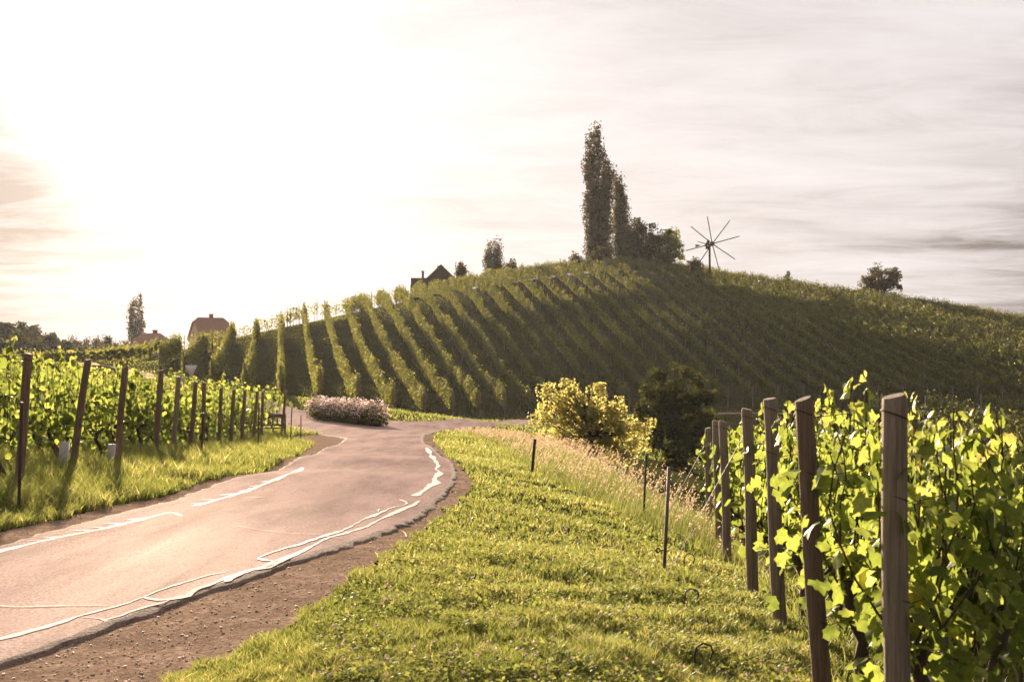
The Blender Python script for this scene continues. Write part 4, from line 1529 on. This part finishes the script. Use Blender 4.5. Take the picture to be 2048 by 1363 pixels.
# ------------------------------------------------------------------ thin fence stakes, insulators, anchors, tubes, sign, bench
def thin_post(basepx, Y_, hh, rd, toppx, mat, label, group, ins=(), seed=0, square=False):
    x_ = (basepx - 1024) / F * Y_
    z = h1(x_, Y_)
    root = empty('fence_stake', (x_, Y_, z))
    tag(root, label, 'fence stake', group)
    tx = (toppx - 1024) / F * Y_ - x_
    m = MB()
    if square:
        for t0, t1 in ((0, 1),):
            v = []
            for (zz2, xx) in ((-.15, 0), (hh, tx)):
                v += [(xx - rd, -rd, zz2), (xx + rd, -rd, zz2), (xx + rd, rd, zz2), (xx - rd, rd, zz2)]
            m.add(v, [(0, 1, 5, 4), (1, 2, 6, 5), (2, 3, 7, 6), (3, 0, 4, 7), (4, 5, 6, 7), (3, 2, 1, 0)])
    else:
        m.tube([(0, 0, -.15), (tx * .5, 0, hh * .5), (tx, 0, hh)], [rd, rd * .97, rd * .95], 8, 0, jitter=.04)
    m.build('stake', [MT[mat]], root)
    for fz in ins:
        im = MB()
        cx_, cz = tx * fz - .07, hh * fz
        a = np.linspace(0, 2 * math.pi, 17)
        im.tube(np.column_stack([cx_ + .022 * np.cos(a), -.01 + 0 * a, cz + .020 * np.sin(a)]), [.008] * 17, 6, 0, caps=False)
        im.tube([(cx_ + .02, -.01, cz), (tx * fz, -.01, cz)], [.006, .006], 6, 0)
        im.build('insulator', [MT['black_plastic']], root)
    return root


g_ = 'thin stakes of the electric fence beside the right verge'
thin_post(1326, 15.0, 1.12, .017, 1338, 'grey_stake', 'pale square stake with two black ring insulators, in the grass left of the vineyard posts', g_, ins=(.78, .22), square=True)
thin_post(1286, 23.5, 1.05, .018, 1293, 'stake_dark', 'dark thin stake standing in the tall seeding grass', g_)
thin_post(1063, 31.5, .80, .035, 1070, 'stake_dark', 'short dark stake on the verge in front of the sunlit bush', g_)
g_ = 'thin stakes of the fence along the left verge'
thin_post(38, 17.5, 1.35, .022, 44, 'stake_dark', 'slim brown stake in front of the nearest left-hand post', g_)
thin_post(402, 32.0, 1.0, .02, 407, 'stake_dark', 'thin brown stake in the left verge beneath the yield sign', g_)
thin_post(516, 42.0, 1.4, .02, 518, 'stake_dark', 'thin tall stake in the left verge beside the bench', g_)
thin_post(581, 50.0, 1.3, .02, 584, 'stake_dark', 'thin stake at the verge end, left of the side road mouth', g_, ins=(.55,))
thin_post(602, 55.0, 1.0, .02, 602, 'stake_dark', 'short thin stake nearest the side road mouth', g_, ins=(.6,))


def hook(px_, py_, size, label, kindn):
    gx_, gy_ = ground_at(px_, py_)
    z = h1(gx_, gy_)
    m = MB()
    if kindn == 'loop':
        pts = [(-.01, 0, -.1), (0, 0, size * .55), (.02, 0, size * .85), (.05, 0, size), (.08, 0, size * .88), (.075, 0, size * .68), (.045, 0, size * .56)]
    else:
        pts = [(-.03, 0, -.1), (-.03, 0, size * .6), (-.02, 0, size * .85), (.025, 0, size), (.075, 0, size * .9), (.09, 0, size * .65), (.07, 0, size * .4)]
    m.tube(pts, [.0065] * len(pts), 6, 0)
    o = m.build('ground_anchor', [MT['iron']])
    o.location = (gx_, gy_, z)
    tag(o, label, 'ground anchor', 'bent iron ground anchors in the grass')


hook(1349, 1098, .22, 'closed loop iron anchor in the grass right of the pale square stake', 'loop')
hook(1373, 1140, .20, 'open crook iron anchor in the grass, below the looped one', 'crook')
hook(1376, 1215, .17, 'iron anchor half sunk in grass left of the tall straight post', 'crook')
hook(1398, 1335, .17, 'nearest iron anchor, by the bottom edge of the grass', 'crook')


def tube_guard(px_, Y_, hh, tilt, label, w_=.05):
    x_ = (px_ - 1024) / F * Y_
    z = h1(x_, Y_)
    m = MB()
    v = []
    for s in (1.0, .86):
        for zz2 in (-.03, hh):
            for (a, b) in ((-1, -1), (1, -1), (1, 1), (-1, 1)):
                v.append((a * w_ * s + tilt * max(zz2, 0), b * w_ * s, zz2))
    f = []
    for j in range(4):
        k2 = (j + 1) % 4
        f += [(j, k2, 4 + k2, 4 + j), (8 + k2, 8 + j, 12 + j, 12 + k2), (4 + j, 4 + k2, 12 + k2, 12 + j)]
    m.add(v, f)
    o = m.build('vine_guard', [MT['white_tube']])
    o.location = (x_, Y_, z)
    tag(o, label, 'vine guard', 'pale plastic guards round young vines')


tube_guard(124, 24.2, .50, .12, 'pale plastic vine guard leaning by the second left-hand post', .065)
tube_guard(219, 27.0, .45, .12, 'pale plastic vine guard leaning by the third left-hand post', .06)
tube_guard(1852, 7.6, .50, .0, 'pale vine guard under the leaves right of the nearest thick post', .035)

# yield sign seen beside the side road
Ys = 92.0
xs_ = (382 - 1024) / F * Ys
zs_ = h1(xs_, Ys)
sroot = empty('yield_sign', (xs_, Ys, zs_))
tag(sroot, 'pale inverted-triangle yield sign on a pole above the left vines', 'road sign')
zt = (HOR - 731) / F * Ys - zs_
m = MB()
m.tube([(0, .03, -.2), (0, .03, zt + .18)], [.035, .035], 8, 0)
m.build('pole', [MT['steel']], sroot)
m = MB()
tri = [(-.40, zt), (.40, zt), (0, zt - .70)]
tri2 = [(-.36, zt + .03), (.36, zt + .03), (.40, zt - .04), (.04, zt - .70), (-.04, zt - .70), (-.40, zt - .04)]
v = [(a, -.02, b) for a, b in tri2] + [(a, .0, b) for a, b in tri2] + [(0, -.02, zt - .25), (0, 0, zt - .25)]
f = []
for j in range(6):
    k2 = (j + 1) % 6
    f += [(j, k2, 12), (6 + k2, 6 + j, 13), (j, 6 + j, k2), (k2, 6 + j, 6 + k2)]
m.add(v, f)
m.build('sign_plate', [MT['sign_metal']], sroot)

# bench beside the last left-hand posts
bx, by = (541 - 1024) / F * 57.5, 57.5
broot = empty('bench', (bx, by, h1(bx, by)), rad(8))
tag(broot, 'weathered wooden garden bench between the last left-hand posts', 'bench')
for nm, parts in (('seat', [((0, -.1 + .13 * i, .44), (1.25, .11, .035)) for i in range(4)]),
                  ('backrest', [((0, .42, .92), (1.25, .04, .14))] + [((-.45 + .18 * i, .40, .70), (.07, .03, .34)) for i in range(6)] + [((0, .41, .54), (1.25, .04, .07))])):
    m = MB()
    for c_, s_ in parts:
        m.box(c_, s_)
    m.build(nm, [MT['bench_wood']], broot)
for sx in (-.58, .58):
    for sy, hh in ((-.12, .62), (.38, .98)):
        m = MB()
        m.box((sx, sy, hh / 2 - .03), (.07, .07, hh))
        m.build('leg', [MT['bench_wood']], broot)
    m = MB()
    m.box((sx, .13, .64), (.08, .6, .04))
    m.build('armrest', [MT['bench_wood']], broot)

# low pale rail behind the vines
rx_, ry_ = (494 - 1024) / F * 84, 84.0
rroot = empty('guard_rail', (rx_, ry_, h1(rx_, ry_)))
tag(rroot, 'low pale rail beside the side road, glimpsed behind the left vines', 'rail')
m = MB()
m.box((0, 0, .75), (1.5, .05, .16))
m.build('rail', [MT['sign_metal']], rroot)
for sx in (-.6, .6):
    m = MB()
    m.box((sx, .05, .35), (.08, .08, .9))
    m.build('rail_post', [MT['grey_stake']], rroot)

# ------------------------------------------------------------------ grass
def blades(pos, hgt, wid, lean, r, nseg=2, rv=None, mi=0, mb=None, leandir=None):
    n = len(pos)
    az = r.uniform(0, 2 * math.pi, n) if leandir is None else leandir
    face = r.uniform(0, math.pi, n)
    dx, dy = np.cos(az), np.sin(az)
    wx, wy = np.cos(face) * wid / 2, np.sin(face) * wid / 2
    lv = []
    for t, wf in ((0, 1.0), (.55, .75), (1.0, 0.0)):
        cx_ = pos[:, 0] + dx * lean * t * t
        cy_ = pos[:, 1] + dy * lean * t * t
        cz = pos[:, 2] + hgt * t * (1 - .15 * t)
        if wf > 0:
            lv.append(np.column_stack([cx_ - wx * wf, cy_ - wy * wf, cz]))
            lv.append(np.column_stack([cx_ + wx * wf, cy_ + wy * wf, cz]))
        else:
            lv.append(np.column_stack([cx_, cy_, cz]))
    v = np.stack(lv, 1)          # n,5,3
    f = np.array([(0, 1, 3), (0, 3, 2), (2, 3, 4)])
    ff = f[None] + (np.arange(n) * 5)[:, None, None]
    if rv is None:
        rv = r.random(n)
    mb.add(v.reshape(-1, 3), ff.reshape(-1, 3), mi, np.repeat(rv, 5))


def vnoise(x, y, s, seed=0):
    """cheap smooth noise"""
    return (np.sin(x * s + 1.3 * seed) * np.cos(y * s * 1.13 + .7 * seed) + .6 * np.sin(x * s * 2.3 + y * s * 1.7 + seed) + .4 * np.cos(x * s * 4.1 - y * s * 3.7 + 2 * seed)) / 2.0


r = np.random.default_rng(9)
road_big = ROADP


def free(x, y, margin=True):
    ok = ~inside(ROADP, x, y)
    jr = .10 * vnoise(x, y, 3.0, 4)
    ok &= ~inside(GRAV_R, x + jr, y)
    ok &= ~inside(GRAV_L, x + jr, y)
    return ok


mb = MB()
# verge lawn right of the road and left verge: density falls with distance
def field(n, y0, y1, u0, u1, hmean, wmean, power=1.0):
    # sample so screen density is about even: y ~ 1/y^p
    a = r.random(n)
    e = 1 - 2.2
    y = (y0 ** e + a * (y1 ** e - y0 ** e)) ** (1 / e)
    x = r.uniform(u0, u1, n) * y
    # gather into tufts
    tx, ty = r.normal(0, .03, n), r.normal(0, .03, n)
    gx_ = np.round(x / .11) * .11 + .05 * np.sin(np.round(y / .11) * 12.9 + np.round(x / .11) * 78.2)
    gy_ = np.round(y / .11) * .11 + .05 * np.sin(np.round(x / .11) * 39.3 + np.round(y / .11) * 11.1)
    near = r.random(n) < .55
    x = np.where(near, gx_ + tx, x)
    y = np.where(near, gy_ + ty, y)
    ok = free(x, y)
    x, y = x[ok], y[ok]
    vn = vnoise(x, y, 1.1, 1)
    vn2 = vnoise(x, y, 4.3, 2)
    hh = hmean * (1 + .45 * vn + .35 * vn2) * r.uniform(.5, 1.35, len(x))
    hh = np.maximum(hh, .018)
    wd = wmean * np.maximum(1, y / 9.0) * r.uniform(.7, 1.3, len(x))
    z = H(x, y)
    rv = np.clip(.40 + .18 * vnoise(x, y, .8, 5) + .14 * vn2 + r.normal(0, .17, len(x)) + .45 * (r.random(len(x)) < .07 + .06 * (vnoise(x, y, .55, 9) > .2)), 0, 1)
    return x, y, z, hh, wd, rv


for (n, y0, y1, u0, u1, hm, wm) in ((430000, 6.4, 34, -.27, .40, .075, .0062), (120000, 14, 62, -.42, -.1, .15, .0058), (90000, 30, 100, -.35, .06, .12, .006)):
    x, y, z, hh, wd, rv = field(n, y0, y1, u0, u1, hm, wm)
    if u1 > 0.3:
        keep = x < 12
        x, y, z, hh, wd, rv = [q_[keep] for q_ in (x, y, z, hh, wd, rv)]
    leftv = x < -4.5
    hh = np.where(leftv & (y < 60), hh * (1.0 + .5 * (vnoise(x, y, 2.0, 8) > .1)), hh)
    blades(np.column_stack([x, y, z - .01]), hh, wd, hh * r.uniform(.1, .9, len(x)), r, rv=rv, mb=mb)
lawn = mb.build('grass', [MT['grass_blade']])
tag(lawn, 'short green meadow grass on the verges', 'grass', kind='stuff')

# broad clover and plantain leaves between the blades
mb = MB()
n = 42000
a = r.random(n)
e = 1 - 2.4
y = (6.8 ** e + a * (26 ** e - 6.8 ** e)) ** (1 / e)
x = r.uniform(-.14, .38, n) * y
ok = free(x, y) & (vnoise(x, y, 1.7, 6) > -.15)
x, y = x[ok], y[ok]
z = H(x, y) + r.uniform(.02, .075, len(x))
nr = r.normal(0, .45, (len(x), 3)) + np.array([0, 0, 1])
mb.scatter(*QUAD, np.column_stack([x, y, z]), nr, r.uniform(.022, .04, len(x)) * np.maximum(1, y / 12), 0, r=np.clip(r.normal(.4, .15, len(x)), 0, 1))
o = mb.build('clover', [MT['grass_blade']])
tag(o, 'low clover leaves among the verge grass', 'clover', kind='stuff')

# clover heads
mb = MB()
n = 520
a = r.random(n)
y = (6.8 ** e + a * (30 ** e - 6.8 ** e)) ** (1 / e)
x = r.uniform(-.14, .30, n) * y
ok = free(x, y)
x, y = x[ok], y[ok]
z = H(x, y) + r.uniform(.05, .11, len(x))
for k in range(10):
    dd = r.normal(0, 1, (len(x), 3))
    dd /= np.linalg.norm(dd, axis=1, keepdims=True)
    mb.scatter(*QUAD, np.column_stack([x, y, z]) + dd * .006, dd, .014, 0)
o = mb.build('clover_flowers', [MT['clover_petal']])
tag(o, 'tiny pale clover heads scattered in the verge grass', 'flowers', kind='stuff')

# tall seeding grass along the drop beyond the verge
ridge = densify([(-2.5, 66), (-1.6, 58), (-.2, 48), (.45, 38), (1.1, 30), (2.1, 24), (2.75, 20.5), (3.0, 18)], 1.0, 0, closed=False)
cum = np.concatenate([[0], np.cumsum(np.linalg.norm(np.diff(ridge, axis=0), axis=1))])
mb = MB()
n = 26000
s = r.uniform(0, cum[-1], n)
xr, yr = np.interp(s, cum, ridge[:, 0]), np.interp(s, cum, ridge[:, 1])
off = r.beta(1.6, 2.2, n) * np.interp(yr, [18, 26, 40, 60], [1.3, 2.4, 3.2, 4.0]) - .35
x, y = xr + off, yr + r.normal(0, .5, n)
ok = free(x, y)
x, y, off = x[ok], y[ok], off[ok]
z = H(x, y)
n = len(x)
hh = r.uniform(.3, .8, n) * (1 + .25 * vnoise(x, y, 1.4, 3)) * np.clip(.55 + off * .5, .45, 1) * np.interp(y, [38, 50, 60], [1, .62, .38])
sc_w = np.maximum(1, y / 20)
blades(np.column_stack([x, y, z]), hh * .8, .006 * sc_w, hh * .4, r, rv=np.clip(r.normal(.3, .2, n), 0, 1), mb=mb, mi=0)
# stalks with seed heads, leaning with the wind to the right
m_ = 2100
ii = r.choice(n, m_, replace=False)
xs2, ys2, zs2 = x[ii], y[ii], z[ii]
hs2 = hh[ii] * 1.15 + .12
ld = r.normal(.1, .5, m_)
blades(np.column_stack([xs2, ys2, zs2]), hs2, .004 * sc_w[ii], hs2 * .35, r, rv=r.uniform(.3, .8, m_), mb=mb, mi=1, leandir=ld)
tipx = xs2 + np.cos(ld) * hs2 * .35
tipy = ys2 + np.sin(ld) * hs2 * .35
tipz = zs2 + hs2 * .85
for k in range(5):
    q_ = r.uniform(-.10, .02, m_)
    pp = np.column_stack([tipx + q_ * .6 + r.normal(0, .008, m_), tipy + r.normal(0, .008, m_), tipz + q_ * 1.1])
    mb.scatter(*QUAD, pp, r.normal(0, 1, (m_, 3)) * np.array([1, 1, .3]), .026 * sc_w[ii] ** .6, 1, roll=r.normal(0, .4, m_), r=r.uniform(.35, 1, m_))
o = mb.build('tall_grass', [MT['grass_blade'], MT['dry_grass']])
tag(o, 'tall pinkish seeding grass along the edge of the verge', 'tall grass', kind='stuff')

# rough weeds under the left-hand posts and in the vineyard alleys
mb = MB()
n = 30000
t = r.random(n)
yy = 18 + 44 * t ** 1.4
xx = np.interp(yy, [p_[0] for p_ in LPOST], [(p_[1] - 1024) / F * p_[0] for p_ in LPOST]) + r.normal(.1, .75, n) - .2
ok = free(xx, yy)
xx, yy = xx[ok], yy[ok]
n = len(xx)
hh = r.uniform(.12, .38, n) * (1 + .5 * vnoise(xx, yy, 1.9, 7))
blades(np.column_stack([xx, yy, H(xx, yy)]), hh, .008 * np.maximum(1, yy / 22), hh * .5, r, rv=np.clip(r.normal(.45, .22, n), 0, 1), mb=mb)
n = 26000
yy = r.uniform(6.5, 30, n)
xx = np.interp(yy, [6.45, 24.8], [1.9, 3.5]) + r.uniform(0, 5, n)
hh = r.uniform(.08, .3, n)
blades(np.column_stack([xx, yy, H(xx, yy)]), hh, .009 * np.maximum(1, yy / 15), hh * .5, r, rv=np.clip(r.normal(.4, .2, n), 0, 1), mb=mb)
o = mb.build('weeds', [MT['grass_blade']])
tag(o, 'rough weeds along the feet of the vineyard posts', 'weeds', kind='stuff')

# hill alleys: tufty sward between the rows
mb = MB()
n = 60000
yy = r.uniform(84, 190, n)
xx = r.uniform(-.27, .38, n) * yy
ok = free(xx, yy)
ok &= (xx * NV[0] + yy * NV[1] > -14)
xx, yy = xx[ok], yy[ok]
n = len(xx)
hh = r.uniform(.04, .12, n) * (1 + 1.2 * (yy < 104))
blades(np.column_stack([xx, yy, H(xx, yy)]), hh, .06 * r.uniform(.6, 1.4, n), hh * .7, r, rv=np.clip(r.normal(.35, .2, n), 0, 1), mb=mb)
o = mb.build('alley_grass', [MT['grass_blade']])
tag(o, 'mown grass between the hill vine rows', 'grass', kind='stuff')

# loose stones on the shoulders
ico = np.array([(0, 0, 1), (.9, 0, .3), (.3, .85, .3), (-.7, .5, .3), (-.7, -.5, .3), (.3, -.85, .3), (0, 0, -.6)]) * np.array([1, 1, .5])
icof = np.array([(0, 1, 2), (0, 2, 3), (0, 3, 4), (0, 4, 5), (0, 5, 1), (6, 2, 1), (6, 3, 2), (6, 4, 3), (6, 5, 4), (6, 1, 5)])
mb = MB()
for poly, n in ((GRAV_R, 60000), (GRAV_L, 14000)):
    a = r.random(n)
    y = (5.0 ** -1.0 + a * (45 ** -1.0 - 5.0 ** -1.0)) ** -1.0
    x = r.uniform(-8, 0, n)
    ok = inside(poly, x, y) & ~inside(ROADP, x, y)
    x, y = x[ok], y[ok]
    sz = .003 + .015 * r.random(len(x)) ** 5
    sz *= np.maximum(1, y / 14)
    mb.scatter(ico, icof, np.column_stack([x, y, H(x, y) + .006]), r.normal(0, .3, (len(x), 3)) + np.array([0, 0, 1]), sz, 0)
o = mb.build('gravel_stones', [MT['stone']])
tag(o, 'loose small stones on the gravel shoulders', 'stones', kind='stuff')

# ------------------------------------------------------------------ haze
hm, ht_, hout = newmat('haze_air')
pv = N(ht_, 'ShaderNodeVolumePrincipled')
pv.inputs['Color'].default_value = (0.92, 0.94, 1.0, 1)
pv.inputs['Density'].default_value = 0.00007
pv.inputs['Anisotropy'].default_value = 0.45
L(ht_, pv.outputs[0], hout.inputs['Volume'])
m = MB()
m.box((0, 180, 15), (1000, 560, 60 + 20))
hz_ = m.build('haze', [hm])
tag(hz_, 'thin warm evening haze over the vineyards', 'haze', kind='stuff')
